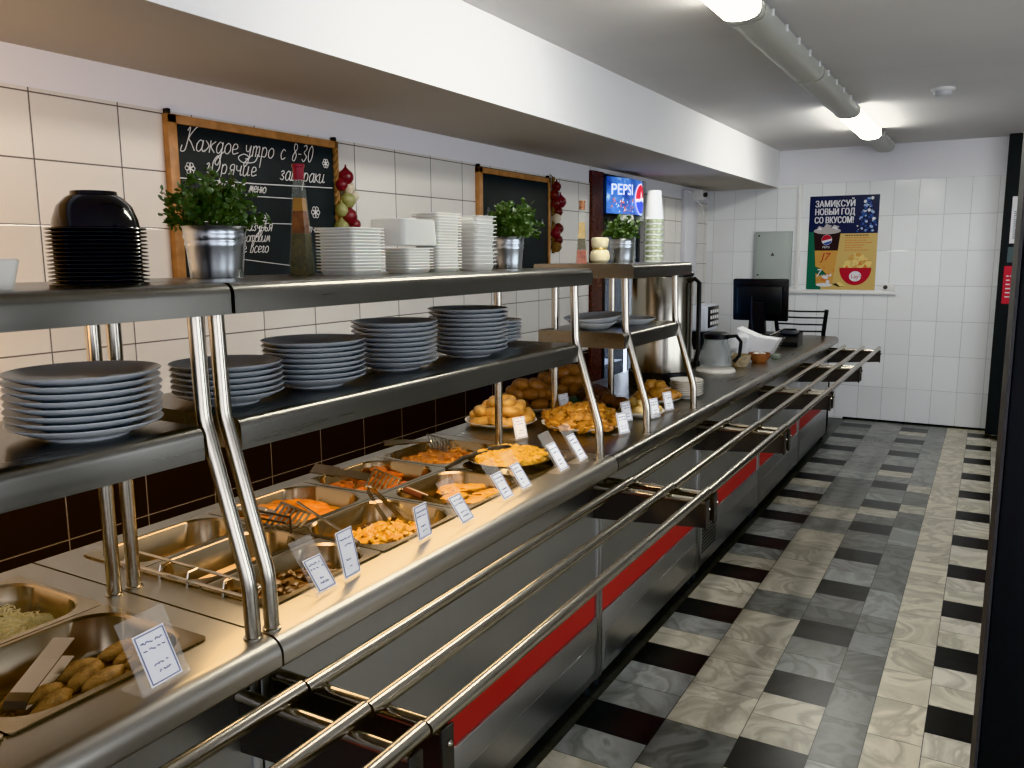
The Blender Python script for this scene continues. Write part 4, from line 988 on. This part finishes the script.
MB().box((xf, y1 - .10, 1.86), (xf + .055, y1 - .012, 2.10), .004).build('side_panel', mat('pale_side_panel', (.55, .60, .55), .4), t)
# ------------------------------------------------------------------ pastry plates
def splate(x, y, R, label, m='wplate', ex=1., ey=1.):
    return tag(MB().lathe([(R * .6, 0), (R * .62, .003), (R * .85, .010), (R, .022), (R + .001, .0235), (R, .0245), (R * .84, .0135), (R * .6, .007), (0, .006)], (x, y, ZC), 44, ex, ey, capb=True).build('serving_plate', m, None, (x, y, ZC)), label, 'plate')
def bun_mat(n, a, b, c): M[n] = food(n, a, b, c, .38, 16, .25, 90)
bun_mat('bun', (.46, .20, .045), (.70, .40, .12), (.76, .54, .24))
bun_mat('shaded_bun', (.13, .05, .014), (.26, .12, .04), (.38, .21, .10))  # shade over the back piles is put into this crust colour
bun_mat('brownbun', (.06, .022, .010), (.14, .06, .026), (.26, .15, .08))
bun_mat('pastry', (.28, .10, .014), (.54, .27, .055), (.66, .43, .15))
bun_mat('cheeseroll', (.56, .34, .10), (.70, .56, .28), (.40, .17, .04))
M['choc'] = food('chocolate_cake', (.02, .008, .005), (.07, .03, .018), (.2, .12, .09), .4, 20, .5)
SEED = [1000]
def heap(name, cat, x, y, layers, size, m, fmt, grp, z0=.012, amp=.18, jit=.012, turn=1.2, ex=1., ey=1., fr=2.2):
    """loose pieces in layers: [(count on ring, ring radius, height, count inside)]"""
    names = ['bottom', 'middle', 'top']
    for li, (n, rr, h, nin) in enumerate(layers):
        L = []
        for k in range(n + nin):
            q = rr if k < n else rr * .38
            a = 2 * PI * (k + .5 * li) / (n if k < n else nin) + rnd.uniform(-.2, .2); c = (x + q * ex * math.cos(a) + rnd.uniform(-jit, jit), y + q * ey * math.sin(a) + rnd.uniform(-jit, jit), ZC + z0 + h + rnd.uniform(-.004, .007))
            SEED[0] += 1; f = rnd.uniform(.88, 1.12)
            o = MB().blob(c, (size[0] * f, size[1] * f, size[2] * f), rz(a + PI / 2 + rnd.uniform(-turn, turn)) @ ry(rnd.uniform(-.3, .3)) @ rx(rnd.uniform(-.3, .3)), amp, fr, 3, SEED[0]).build(name, m, None, c)
            tag(o, '', cat, grp); L.append(o)
        label_row(L, fmt % ('%s', names[li] if len(layers) > 1 else 'single'))
splate(-1.728, 2.905, .150, 'white plate under the pile of long pale buns')
heap('long_bun', 'bun', -1.728, 2.905, [(10, .112, .020, 3), (7, .078, .052, 2), (3, .036, .080, 0)], (.060, .026, .023), 'bun', '%s long pale bun from the left, %s layer, near pile by the wall', 'long pale buns by the wall', .012, .05, .010, .5)
splate(-1.405, 3.015, .168, 'white plate under the golden pastries behind the slanted post')
heap('golden_pastry', 'pastry', -1.405, 3.015, [(15, .138, .016, 4), (11, .092, .040, 3), (5, .045, .060, 1)], (.042, .027, .023), 'pastry', '%s knobbly golden pastry from the left, %s layer, front plate', 'golden pastries on the front plate', .012, .55, .012, fr=4.2)
splate(-1.79, 3.27, .150, 'plate under the brown oval rolls behind the long buns')
heap('oval_roll', 'roll', -1.79, 3.27, [(10, .115, .026, 3), (8, .080, .064, 2), (4, .040, .100, 0)], (.046, .032, .028), 'shaded_bun', '%s brown oval roll from the left, %s layer, pile behind the long buns', 'brown rolls at the back', .012, .1)
splate(-1.80, 3.66, .150, 'plate under the shaded rolls beside the wall')
heap('shaded_roll', 'roll', -1.80, 3.66, [(10, .115, .030, 3), (8, .085, .072, 2), (4, .045, .112, 0)], (.046, .036, .032), 'shaded_bun', '%s shaded roll from the left, %s layer, far pile beside the wall', 'shaded rolls at the back', .012, .1)
splate(-1.56, 3.50, .135, 'glass-green rimmed plate under the chocolate cake', mat('green_plate', (.25, .36, .33), .2))
c = (-1.60, 3.55, ZC + .045)
tag(MB().blob(c, (.075, .09, .042), None, .15, 3, 4, 4).build('chocolate_cake', 'choc', None, c), 'dark chocolate cake on the green-rimmed plate', 'cake')
heap('dusted_bun', 'bun', -1.47, 3.39, [(4, .075, .03, 0)], (.040, .038, .032), 'brownbun', '%s dusted dark bun from the left, %s row before the chocolate cake', 'dusted dark buns', .0, .1, .005)
splate(-1.288, 3.365, .102, 'small white plate under the pale cheese rolls')
heap('cheese_roll', 'roll', -1.288, 3.365, [(5, .060, .022, 1), (3, .028, .046, 0)], (.038, .025, .022), 'cheeseroll', '%s pale cheese roll from the left, %s layer, small plate by the post', 'pale cheese rolls', .010, .3)
splate(-1.350, 3.72, .118, 'white plate under the glazed sweet rolls by the urn')
heap('sweet_roll', 'roll', -1.350, 3.72, [(9, .082, .020, 2), (6, .050, .046, 1), (2, .020, .066, 0)], (.040, .026, .022), 'pastry', '%s glazed sweet roll from the left, %s layer, plate by the urn', 'glazed sweet rolls', .010, .35)

# ------------------------------------------------------------------ coffee urn, machine, carafe
x, y = -1.502, 4.20
t = thing('coffee_urn', 'tall stainless coffee urn with black base and lid', 'coffee urn', (x, y, ZC))
M['steel_urn'] = steel('urn_steel', (.36, .34, .30), .14, .26, (14, 14, .6))
MB().lathe([(0, 0), (.168, 0), (.170, .01), (.170, .085), (.160, .09), (0, .09)], (x, y, ZC), 40, capb=False).build('base', 'black', t)
MB().lathe([(.156, .086), (.160, .09), (.160, .575), (.156, .585)], (x, y, ZC), 56, capb=False).build('body', 'steel_urn', t)
l = MB().lathe([(.158, .580), (.163, .585), (.163, .598), (.150, .612), (.09, .622), (0, .624)], (x, y, ZC), 40, capb=True).build('lid', 'black', t)
MB().lathe([(.03, .62), (.045, .632), (.045, .645), (0, .65)], (x, y, ZC), 20).build('knob', 'black', l)
mb = MB(); mb.tube(spline([(0, 0), (1, 0)]) and [(x + .155, y - .03, ZC + .56), (x + .185, y - .03, ZC + .57), (x + .205, y - .02, ZC + .55), (x + .205, y - .01, ZC + .2), (x + .19, y - .01, ZC + .12), (x + .158, y, ZC + .10)], .012, 10); mb.build('handle', 'black', t)
x, y = -1.59, 5.10
t = thing('coffee_machine', 'white filter coffee machine with black button panel past the urn', 'coffee machine', (x, y, ZC))
MB().box((x - .17, y - .11, ZC), (x - .05, y + .11, ZC + .30), .012).build('tower', 'white', t)
h = MB().box((x - .17, y - .115, ZC + .22), (x + .10, y + .115, ZC + .385), .02).build('head', mat('machine_white', (.62, .66, .74), .35), t)
MB().box((x + .095, y - .10, ZC + .245), (x + .108, y + .10, ZC + .375), .004).build('button_panel', 'black', h)
for i in range(3):
    for j in range(4): MB().box((x + .107, y - .08 + j * .045, ZC + .262 + i * .036), (x + .111, y - .055 + j * .045, ZC + .282 + i * .036)).build('button', 'white', h)
MB().box((x - .15, y - .10, ZC), (x + .10, y + .10, ZC + .03), .008).build('base', 'black', t)
MB().lathe([(.0, .10), (.04, .10), (.06, .18), (.06, .22)], (x + .02, y, ZC), 20).build('filter_basket', 'black', t)
x, y = -1.395, 4.86
t = thing('glass_carafe', 'clear glass carafe with black lid and handle on a white base', 'carafe', (x, y, ZC))
MB().lathe([(0, 0), (.115, 0), (.118, .006), (.110, .022), (.085, .032), (0, .032)], (x, y, ZC), 32, capb=False).build('base', 'wplate', t)
MB().lathe([(.07, .034), (.098, .04), (.092, .12), (.072, .175), (.068, .20), (.066, .20), (.070, .173), (.089, .12), (.094, .044), (0, .04)], (x, y, ZC), 32).build('jug', mat('smoky_glass', (.45, .48, .48), .06, alpha=.30), t)
MB().lathe([(.0, .198), (.074, .198), (.076, .225), (.05, .238), (0, .24)], (x, y, ZC), 28).build('lid', 'black', t)
MB().tube([(x + .065, y + .02, ZC + .21), (x + .11, y + .035, ZC + .215), (x + .135, y + .045, ZC + .18), (x + .130, y + .04, ZC + .10), (x + .10, y + .03, ZC + .06)], .011, 8).build('handle', 'black', t)
# small bowls, napkins
def bowl(x, y, r, h, m, label, nm='bowl'): tag(MB().lathe([(0, 0), (r * .6, 0), (r * .85, h * .4), (r, h), (r * .95, h), (r * .8, h * .45), (r * .5, h * .12), (0, h * .1)], (x, y, ZC), 28, capb=False).build(nm, m, None, (x, y, ZC)), label, nm)
M['wicker'] = food('pale_wicker', (.34, .26, .16), (.56, .46, .32), None, .7, 60, .5)
M['terra'] = food('brown_clay', (.20, .08, .04), (.36, .16, .08), None, .5, 20, .2)
bowl(-1.33, 5.15, .072, .075, 'wicker', 'pale woven bowl beside the glass carafe')
bowl(-1.27, 5.42, .070, .060, 'terra', 'red-brown clay bowl beyond the pale woven bowl')
c = (-1.27, 5.42, ZC + .05)
for i, (dx, dy) in enumerate(((-.022, -.02), (.022, -.005), (-.005, .028))):
    o = MB().blob((c[0] + dx, c[1] + dy, c[2]), (.022, .018, .016), None, .3, 3, 2, i + 9).build('candy', 'wplate', None, (c[0] + dx, c[1] + dy, c[2])); tag(o, '%s white sweet from the left in the clay bowl' % ORD[i], 'sweet', 'white sweets in the clay bowl')
mb = MB(); x, y = -1.335, 5.76
t = thing('napkin_holder', 'clear holder bulging with white napkins near the till', 'napkin holder', (x, y, ZC))
mb.prism([(x - .10, ZC + .01), (x + .06, ZC + .01), (x + .115, ZC + .12), (x - .02, ZC + .135), (x - .16, ZC + .19)], 'Y', y - .07, y + .09); mb.build('napkins', 'paper', t)
MB().box((x - .12, y - .085, ZC), (x + .07, y + .105, ZC + .012), .003).build('base', 'acrylic', t)
MB().prism([(x + .065, ZC + .01), (x + .072, ZC + .01), (x + .135, ZC + .13), (x + .128, ZC + .13)], 'Y', y - .085, y + .105).build('front_panel', 'acrylic', t)
c = (-1.46, 5.60, ZC); tag(MB().blob((-1.46, 5.60, ZC + .075), (.075, .07, .085), None, .5, 4, 3, 3).build('crumpled_napkin', 'paper', None, c), 'crumpled white paper behind the woven bowl', 'paper')
tag(MB().box((-1.235, 5.60, ZC), (-1.19, 5.68, ZC + .03), .004).build('matchbox', mat('grey_green', (.22, .25, .2), .5), None, (-1.21, 5.64, ZC)), 'small grey-green box on the counter edge past the clay bowl', 'box')

# ------------------------------------------------------------------ till
x, y = -1.60, 6.85
t = thing('till_monitor', 'black till monitor seen from behind on the far counter', 'monitor', (x, y, ZC))
Rm = Matrix.Rotation(.12, 3, 'X')
mb = MB(); mb.box((x - .235, y - .02, ZC + .155), (x + .205, y + .02, ZC + .495), .012, rot=Matrix.Rotation(.10, 4, 'X')); mb.build('screen', 'black', t)
p = MB(); p.box((x - .20, y - .05, ZC + .20), (x + .17, y - .015, ZC + .44), .02, rot=Matrix.Rotation(.10, 4, 'X')); p.build('back_housing', mat('dark_plastic', (.018, .019, .02), .3), t)
MB().prism([(x - .085, ZC + .05), (x + .055, ZC + .05), (x + .035, ZC + .31), (x - .065, ZC + .31)], 'Y', y - .10, y - .045).build('neck', 'black', t)
MB().prism([(x - .16, ZC), (x + .14, ZC), (x + .11, ZC + .06), (x - .13, ZC + .06)], 'Y', y - .17, y + .12).build('base', 'black', t)
MB().tube(spline([(0, 0)]) and [(x - .06, y - .105, ZC + .36), (x - .05, y - .13, ZC + .2), (x - .02, y - .18, ZC + .06), (x + .03, y - .26, ZC + .01)], .006, 8).build('cable', 'black', t)
x, y = -1.30, 6.50
t = thing('card_terminal', 'dark card terminal with grey screen beside the monitor', 'card terminal', (x, y, ZC))
MB().prism([(y - .10, ZC), (y + .10, ZC), (y + .10, ZC + .10), (y + .02, ZC + .085), (y - .10, ZC + .035)], 'X', x - .085, x + .075).build('body', 'black', t)
MB().box((x - .06, y + .0, ZC + .085), (x + .05, y + .085, ZC + .115), .006).build('screen', mat('grey_screen', (.11, .115, .12), .3), t)
tag(MB().tube([(-1.52, 6.62, ZC + .012), (-1.47, 6.40, ZC + .02), (-1.40, 6.30, ZC + .09), (-1.33, 6.42, ZC + .13), (-1.27, 6.55, ZC + .12)], .008, 8).build('cable', 'black', None, (-1.4, 6.4, ZC)), 'looped black cable running between monitor and card terminal', 'cable')
tag(MB().box((-1.78, 6.35, ZC), (-1.50, 6.60, ZC + .045), .01).build('keyboard', 'black', None, (-1.64, 6.47, ZC)), 'low black keyboard lying before the till monitor', 'keyboard')
# chair behind the counter
x, y = -1.43, 7.62
t = thing('metal_chair', 'black metal ladder-back chair behind the far counter end', 'chair', (x, y, 0))
for sx in (-1, 1):
    MB().tube([(x + sx * .185, y, 0), (x + sx * .185, y, .45), (x + sx * .195, y - .05, .9), (x + sx * .218, y - .085, 1.105)], .017, 10).build('leg', 'black', t)
    MB().tube([(x + sx * .185, y + .40, 0), (x + sx * .185, y + .40, .44)], .014, 10).build('leg', 'black', t)
for z in (.915, .975, 1.035, 1.09):
    yy = y - .05 - (z - .9) * .17
    MB().tube([(x - .20 - (z - .9) * .1, yy, z), (x, yy - .01, z - .003), (x + .20 + (z - .9) * .1, yy, z)], .007, 8).build('back_slat', 'black', t)
MB().box((x - .20, y - .01, .44), (x + .20, y + .42, .475), .01).build('seat', 'black', t)

# ------------------------------------------------------------------ things on the back wall
yb = YB
t = thing('electric_cabinet', 'shallow grey-green electrical cabinet on the back wall above the monitor', 'electrical cabinet', (-1.87, yb, 1.27))
cg = mat('cabinet_grey', (.42, .47, .46), .4)
MB().box((-2.055, yb - .05, 1.265), (-1.705, yb, 1.80), .004).build('box', cg, t)
d = MB().box((-2.035, yb - .058, 1.285), (-1.725, yb - .05, 1.78), .003).build('door', mat('cabinet_door', (.45, .50, .48), .4), t)
for z in (1.38, 1.76): MB().lathe([(.009, 0), (.009, .006), (0, .007)], mt=Matrix.Translation((-2.015, yb - .058, z)) @ Matrix.Rotation(PI / 2, 4, 'X'), n=10).build('lock', 'steel_dark', d)
MB().poly([(-1.90, yb - .059, 1.565), (-1.86, yb - .059, 1.565), (-1.88, yb - .059, 1.60)]).build('warning_mark', 'steel_dark', d, fix=False)
t = thing('wall_socket', 'white double socket at the end of the white trunking', 'socket', (-.81, yb, 1.24))
MB().box((-.875, yb - .035, 1.238), (-.775, yb, 1.31), .006).build('housing', 'white', t)
MB().lathe([(.02, 0), (.018, .004), (0, .004)], mt=Matrix.Translation((-.85, yb - .035, 1.272)) @ Matrix.Rotation(PI / 2, 4, 'X'), n=16).build('outlet', 'steel_dark', t)
# poster
px0, px1, pz0, pz1 = -1.560, -.945, 1.243, 2.122
PW, PH = px1 - px0, pz1 - pz0
t = thing('poster', 'colour New Year drinks poster in Cyrillic on the back wall', 'poster', (-1.25, yb, pz0))
def PP(u, v, o=0): return (px0 + u * PW, yb - .004 - o * .0007, pz0 + v * PH)
mb = MB()
cols = [('p_navy', (.008, .014, .06)), ('p_yellow', (.60, .44, .17)), ('p_green', (.015, .13, .075)), ('p_white', (.72, .73, .78)), ('p_cola', (.022, .010, .012)), ('p_amber', (.60, .33, .10)), ('p_red', (.42, .012, .03)), ('p_blue', (.03, .09, .36)), ('p_sky', (.30, .45, .72)), ('p_chip', (.74, .58, .22)), ('p_orange', (.62, .20, .06)), ('p_ice', (.45, .42, .42)), ('p_dark', (.03, .02, .02))]
ci = {n: i for i, (n, c) in enumerate(cols)}
def poly(n, pts, o): mb.idx(ci[n]).poly([PP(u, v, o) for u, v in pts])
def ell(n, cu, cv, ru, rv, o, k=26, a0=0., a1=2 * PI): poly(n, [(cu + ru * math.cos(a0 + (a1 - a0) * i / k), cv + rv * math.sin(a0 + (a1 - a0) * i / k)) for i in range(k + (0 if a1 - a0 > 6.2 else 1))], o)
poly('p_navy', [(0, .58), (1, .58), (1, 1), (0, 1)], 0); poly('p_yellow', [(0, 0), (1, 0), (1, .6), (0, .6)], .5)
poly('p_green', [(0, 0), (.22, 0), (.10, .62), (0, .62)], 1)
mb.idx(ci['p_navy']).box((px0, yb - .0039, pz0), (px1, yb - .0005, pz1))
r5 = random.Random(5)
for k in range(90):
    v = r5.uniform(.62, .97); wd = .17 * (1 - (v - .62) / .40); u = .84 + r5.uniform(-wd, wd)
    if u > .985: continue
    poly(('p_blue', 'p_blue', 'p_sky', 'p_white', 'p_blue', 'p_sky')[k % 6], [(u + s * math.cos(a), v + s * .7 * math.sin(a)) for s in [r5.uniform(.006, .022) * (.6 if k % 6 == 3 else 1)] for a in [i * PI / 3 for i in range(6)]], 1 + k * .004)
for u, v in ((.80, .93), (.90, .965), (.86, .84), (.93, .75)): ell('p_white', u, v, .022, .018, 2, 8)
# tumbler
poly('p_amber', [(.105, .42), (.445, .42), (.385, .05), (.145, .05)], 2); poly('p_cola', [(.075, .63), (.475, .63), (.445, .42), (.105, .42)], 2)
ell('p_ice', .275, .63, .20, .035, 2.4)
for u, v, s in ((.16, .655, .06), (.27, .675, .07), (.38, .665, .07)): poly('p_ice', [(u - s, v - .03), (u + s * .4, v - .035), (u + s, v + .012), (u - s * .2, v + .03)], 2.8)
poly('p_white', [(.13, .645), (.2, .64), (.17, .67)], 3); poly('p_white', [(.33, .665), (.43, .64), (.40, .68)], 3)
for k in range(26): ell(('p_orange', 'p_amber', 'p_white', 'p_orange')[k % 4], r5.uniform(.16, .40), r5.uniform(.08, .26), r5.uniform(.01, .04), r5.uniform(.008, .02), 2.5 + k * .01, 7)
ell('p_white', .265, .05, .12, .02, 2.6)
poly('p_green', [(.12, .25), (.22, .22), (.30, .16), (.20, .15), (.13, .18)], 3)
# globe on the tumbler
ell('p_white', .275, .535, .078, .056, 3.2); ell('p_red', .275, .535, .074, .053, 3.6, 16, .25, PI + .25); ell('p_blue', .275, .535, .074, .053, 3.6, 16, PI + .75, 2 * PI - .15)
# chip bowl
for k in range(60):
    a = r5.uniform(0, PI); q = r5.uniform(0, 1); u, v = .71 + .21 * q * math.cos(a), .235 + .15 * q * math.sin(a)
    s = r5.uniform(.025, .05); w_ = r5.uniform(0, 3); ell(('p_chip', 'p_yellow', 'p_chip', 'p_chip', 'p_amber')[k % 5], u, v, s, s * .5, 2.5 + k * .01, 8)
for u, v in ((.77, .28), (.84, .25), (.58, .24)): poly('p_orange', [(u - .03, v - .02), (u + .04, v - .015), (u + .005, v + .025)], 3.4)
poly('p_red', [(.48, .235)] + [(.71 + .23 * math.cos(a), .235 + .185 * math.sin(a)) for a in [PI + PI * i / 18 for i in range(19)]] + [(.94, .235)], 3.6)
ell('p_white', .715, .145, .088, .055, 4)
poly('p_dark', [(.38, .06), (.45, .07), (.56, .035), (.48, .03)], 3); poly('p_chip', [(.44, .075), (.50, .08), (.58, .04), (.5, .035)], 3.3)
RT = Matrix(((1, 0, 0, 0), (0, 0, -1, 0), (0, 1, 0, 0), (0, 0, 0, 1)))
def ptext(s, u, v, size, n, o, xs=1., shear=0.): mb.idx(ci[n]); mb.text(s, Matrix.Translation(PP(u, v, o)) @ RT, size, shear=shear, xs=xs)
for s, v in (('ЗАМИКСУЙ', .885), ('НОВЫЙ ГОД', .80), ('СО ВКУСОМ!', .712)):
    for dx in (0, .004, .008): ptext(s, .075 + dx, v, .083, 'p_white', 2 + dx * 10, {'ЗАМИКСУЙ': .76, 'НОВЫЙ ГОД': .70, 'СО ВКУСОМ!': .67}[s])
ptext('J7', .20, .315, .10, 'p_red', 4.2, 1., .25); ptext('7', .13, .135, .11, 'p_white', 4.2, .9, .2); ptext('up', .215, .135, .05, 'p_white', 4.2, .9)
ptext("Lay's", .650, .125, .052, 'p_red', 4.6, 1., .1); ptext('PEPSI', .215, .445, .030, 'p_white', 4.2)
for k in range(7):
    v = .575 - k * .026; w_ = r5.uniform(.24, .42); u = .54; 
    while u < .54 + w_:
        s = r5.uniform(.012, .045); poly('p_orange' if k > 0 else 'p_dark', [(u, v), (u + s, v), (u + s, v + .009), (u, v + .009)], 2); u += s + .008
mb.build('lettering', [mat(n, c, .35) for n, c in cols], t, smooth=0, fix=False)
MB().box((px0, yb - .0038, pz0), (px1, yb - .0002, pz1)).build('sheet', 'paper', t)

# ------------------------------------------------------------------ ceiling
M['diff_on'] = mat('lit_diffuser', (1, 1, 1), .4, emit=(1, .975, .88), estr=28)
M['diff_off'] = mat('unlit_diffuser', (.46, .46, .42), .35)
M['fixture'] = mat('fixture_grey', (.40, .40, .39), .45)
SEG = [(.85, 2.10, False, 'fluorescent batten nearest the camera, out over the counter'), (2.12, 3.42, True, 'lit fluorescent batten at the top edge of the view'), (3.44, 4.72, False, 'dark fluorescent batten just past the lit near one'),
       (4.74, 6.06, False, 'dark fluorescent batten before the far lit one'), (6.08, 7.36, True, 'far lit fluorescent batten near the back wall'), (7.38, 8.30, False, 'short dark fluorescent batten ending at the back wall')]
for a, b, on, lab in SEG:
    xc = -.915; t = thing('ceiling_light', lab, 'ceiling light', (xc, (a + b) / 2, CEIL))
    MB().prism([(xc - .062, CEIL), (xc + .062, CEIL), (xc + .074, CEIL - .022), (xc - .074, CEIL - .022)], 'Y', a, b).build('housing', 'fixture', t)
    pr = [(xc + .078 * math.cos(u), CEIL - .020 - .068 * abs(math.sin(u)) ** .42) for u in [PI * i / 14 for i in range(15)]]
    e = .05 
    MB().prism(pr, 'Y', a + e, b - e).build('diffuser', 'diff_on' if on else 'diff_off', t)
    for u, v in ((a + .002, a + e), (b - e, b - .002)): MB().prism([(x_ + (x_ - xc) * .03, z_) for x_, z_ in pr], 'Y', u, v).build('end_cap', 'diff_off', t)
    for k in range(5):
        yy = a + .12 + k * (b - a - .24) / 4
        for s in (-1, 1): MB().box((xc + s * .072, yy - .008, CEIL - .040), (xc + s * .085, yy + .008, CEIL - .010), .002).build('clip', 'white', t)
t = thing('smoke_detector', 'round white smoke detector on the ceiling', 'smoke detector', (-.335, 5.80, CEIL))
MB().lathe([(.066, 0), (.066, -.014), (.056, -.019)], (-.335, 5.80, CEIL), 24, capb=True, capt=True).build('base', 'white', t)
MB().lathe([(.050, -.018), (.048, -.040), (.036, -.050), (0, -.051)], (-.335, 5.80, CEIL), 24, capb=False).build('sensor_head', mat('detector_head', (.55, .56, .58), .4), t)
# bracket with pipe at the corner under the soffit
t = thing('pipe_bracket', 'small white pipe bracket with valve high in the back corner', 'bracket', (-2.45, 7.80, 2.10))
MB().tube([(-2.52, 7.70, 2.165), (-2.52, 8.43, 2.165)], .014, 10).build('pipe', 'white', t)
MB().box((-2.54, 7.80, 2.10), (-2.42, 7.93, 2.18), .01).build('valve', 'white', t)
MB().tube([(-2.49, 7.86, 2.10), (-2.44, 7.88, 2.04), (-2.43, 7.92, 1.95)], .005, 6).build('hose', 'white', t)
MB().lathe([(.02, 0), (.022, .03), (0, .032)], mt=Matrix.Translation((-2.42, 7.86, 2.14)) @ Matrix.Rotation(PI / 2, 4, 'Y'), n=12).build('knob', 'steel_dark', t)

# ------------------------------------------------------------------ notices on the black panel
yp = 8.28
def notice(x0, x1, z0, z1, m, label, extra=None):
    t = thing('notice', label, 'notice', ((x0 + x1) / 2, yp, z0))
    MB().box((x0, yp - .004, z0), (x1, yp + .001, z1)).build('sheet', m, t)
    if extra: extra(t, x0, x1, z0, z1)
def lines(t, x0, x1, z0, z1, m='ink', n=7, dens=.7):
    mb = MB(); r = random.Random(int(z0 * 100))
    for k in range(n):
        z = z1 - (z1 - z0) * (.28 + .66 * k / n); x = x0 + .02
        while x < x1 - .03:
            s = r.uniform(.01, .04); mb.poly([(x, yp - .005, z), (x + s, yp - .005, z), (x + s, yp - .005, z + .010), (x, yp - .005, z + .010)]); x += s + .008
    mb.build('lettering', m, t, smooth=0, fix=False)
def mark(t, x0, x1, z0, z1):
    mb = MB(); cx = (x0 + x1) / 2; n = 18
    mb.idx(0).poly([(cx + .04 * math.cos(2 * PI * k / n), yp - .0052, z1 - .055 + .03 * math.sin(2 * PI * k / n)) for k in range(n)])
    mb.build('emblem', 'red', t, smooth=0, fix=False); lines(t, x0, x1, z0, z1 - .03, mat('grey_print', (.35, .36, .42), .7), 14)
notice(.105, .30, 1.66, 2.05, 'paper', 'white notice with a small red emblem on the black panel', mark)
notice(.10, .27, 1.50, 1.63, mat('dark_notice', (.10, .14, .15), .4), 'small dark notice below the white one on the black panel', None)
notice(.085, .24, 1.15, 1.47, mat('red_notice', (.62, .03, .05), .4), 'bright red notice with white lines on the black panel', lambda *a: lines(*a, m='paper', n=6))
tag(MB().tube([(.20, 8.10, .6), (.20, 8.10, 1.42)], .014, 10).tube([(.20, 8.10, .02), (.20, 8.10, .6)], .014, 10).lathe([(.13, 0), (.13, .012), (.02, .025)], (.20, 8.10, 0), 24).build('post', 'steel_tube', None, (.20, 8.10, 0)), 'slim grey stand before the black panel, under the red notice', 'stand')
# ------------------------------------------------------------------ light
def area(name, loc, rot, sx, sy, power, col):
    l = bpy.data.lights.new(name, 'AREA'); l.shape = 'RECTANGLE'; l.size = sx; l.size_y = sy; l.energy = power; l.color = col
    o = bpy.data.objects.new(name, l); COL.objects.link(o); o.location = loc; o.rotation_euler = rot; return o
area('window_light', (4.0, 1.7, 1.45), (0, PI / 2, 0), 1.8, 5.8, 72, (.90, .95, 1.0))
area('front_fill', (1.2, -2.1, 1.5), (PI / 2, 0, PI), 4.5, 1.9, 46, (.97, .98, 1.0))  # added fill from behind the camera
area('heat_lamp', (-1.40, 1.82, 1.205), (0, 0, 0), .10, 1.35, 7, (1, .72, .42))
area('warm_lamp', (-1.52, .25, 1.40), (0, PI / 2 + .25, 0), .12, .8, 14, (1, .60, .27))
w = bpy.data.worlds.new('world'); SC.world = w; w.use_nodes = True
w.node_tree.nodes['Background'].inputs[0].default_value = (.82, .87, .93, 1); w.node_tree.nodes['Background'].inputs[1].default_value = 1.65
# ------------------------------------------------------------------ camera
cd = bpy.data.cameras.new('camera'); cam = bpy.data.objects.new('camera', cd); COL.objects.link(cam)
cd.sensor_width = 36; cd.lens = FOC / 1024 * 36; cd.clip_start = .02
cam.matrix_world = Matrix.Translation((0, 0, CAM_H)) @ Matrix(ROT).to_4x4()
SC.camera = cam
SC.view_settings.view_transform = 'Khronos PBR Neutral'; SC.view_settings.look = 'None'; SC.view_settings.exposure = 0.25
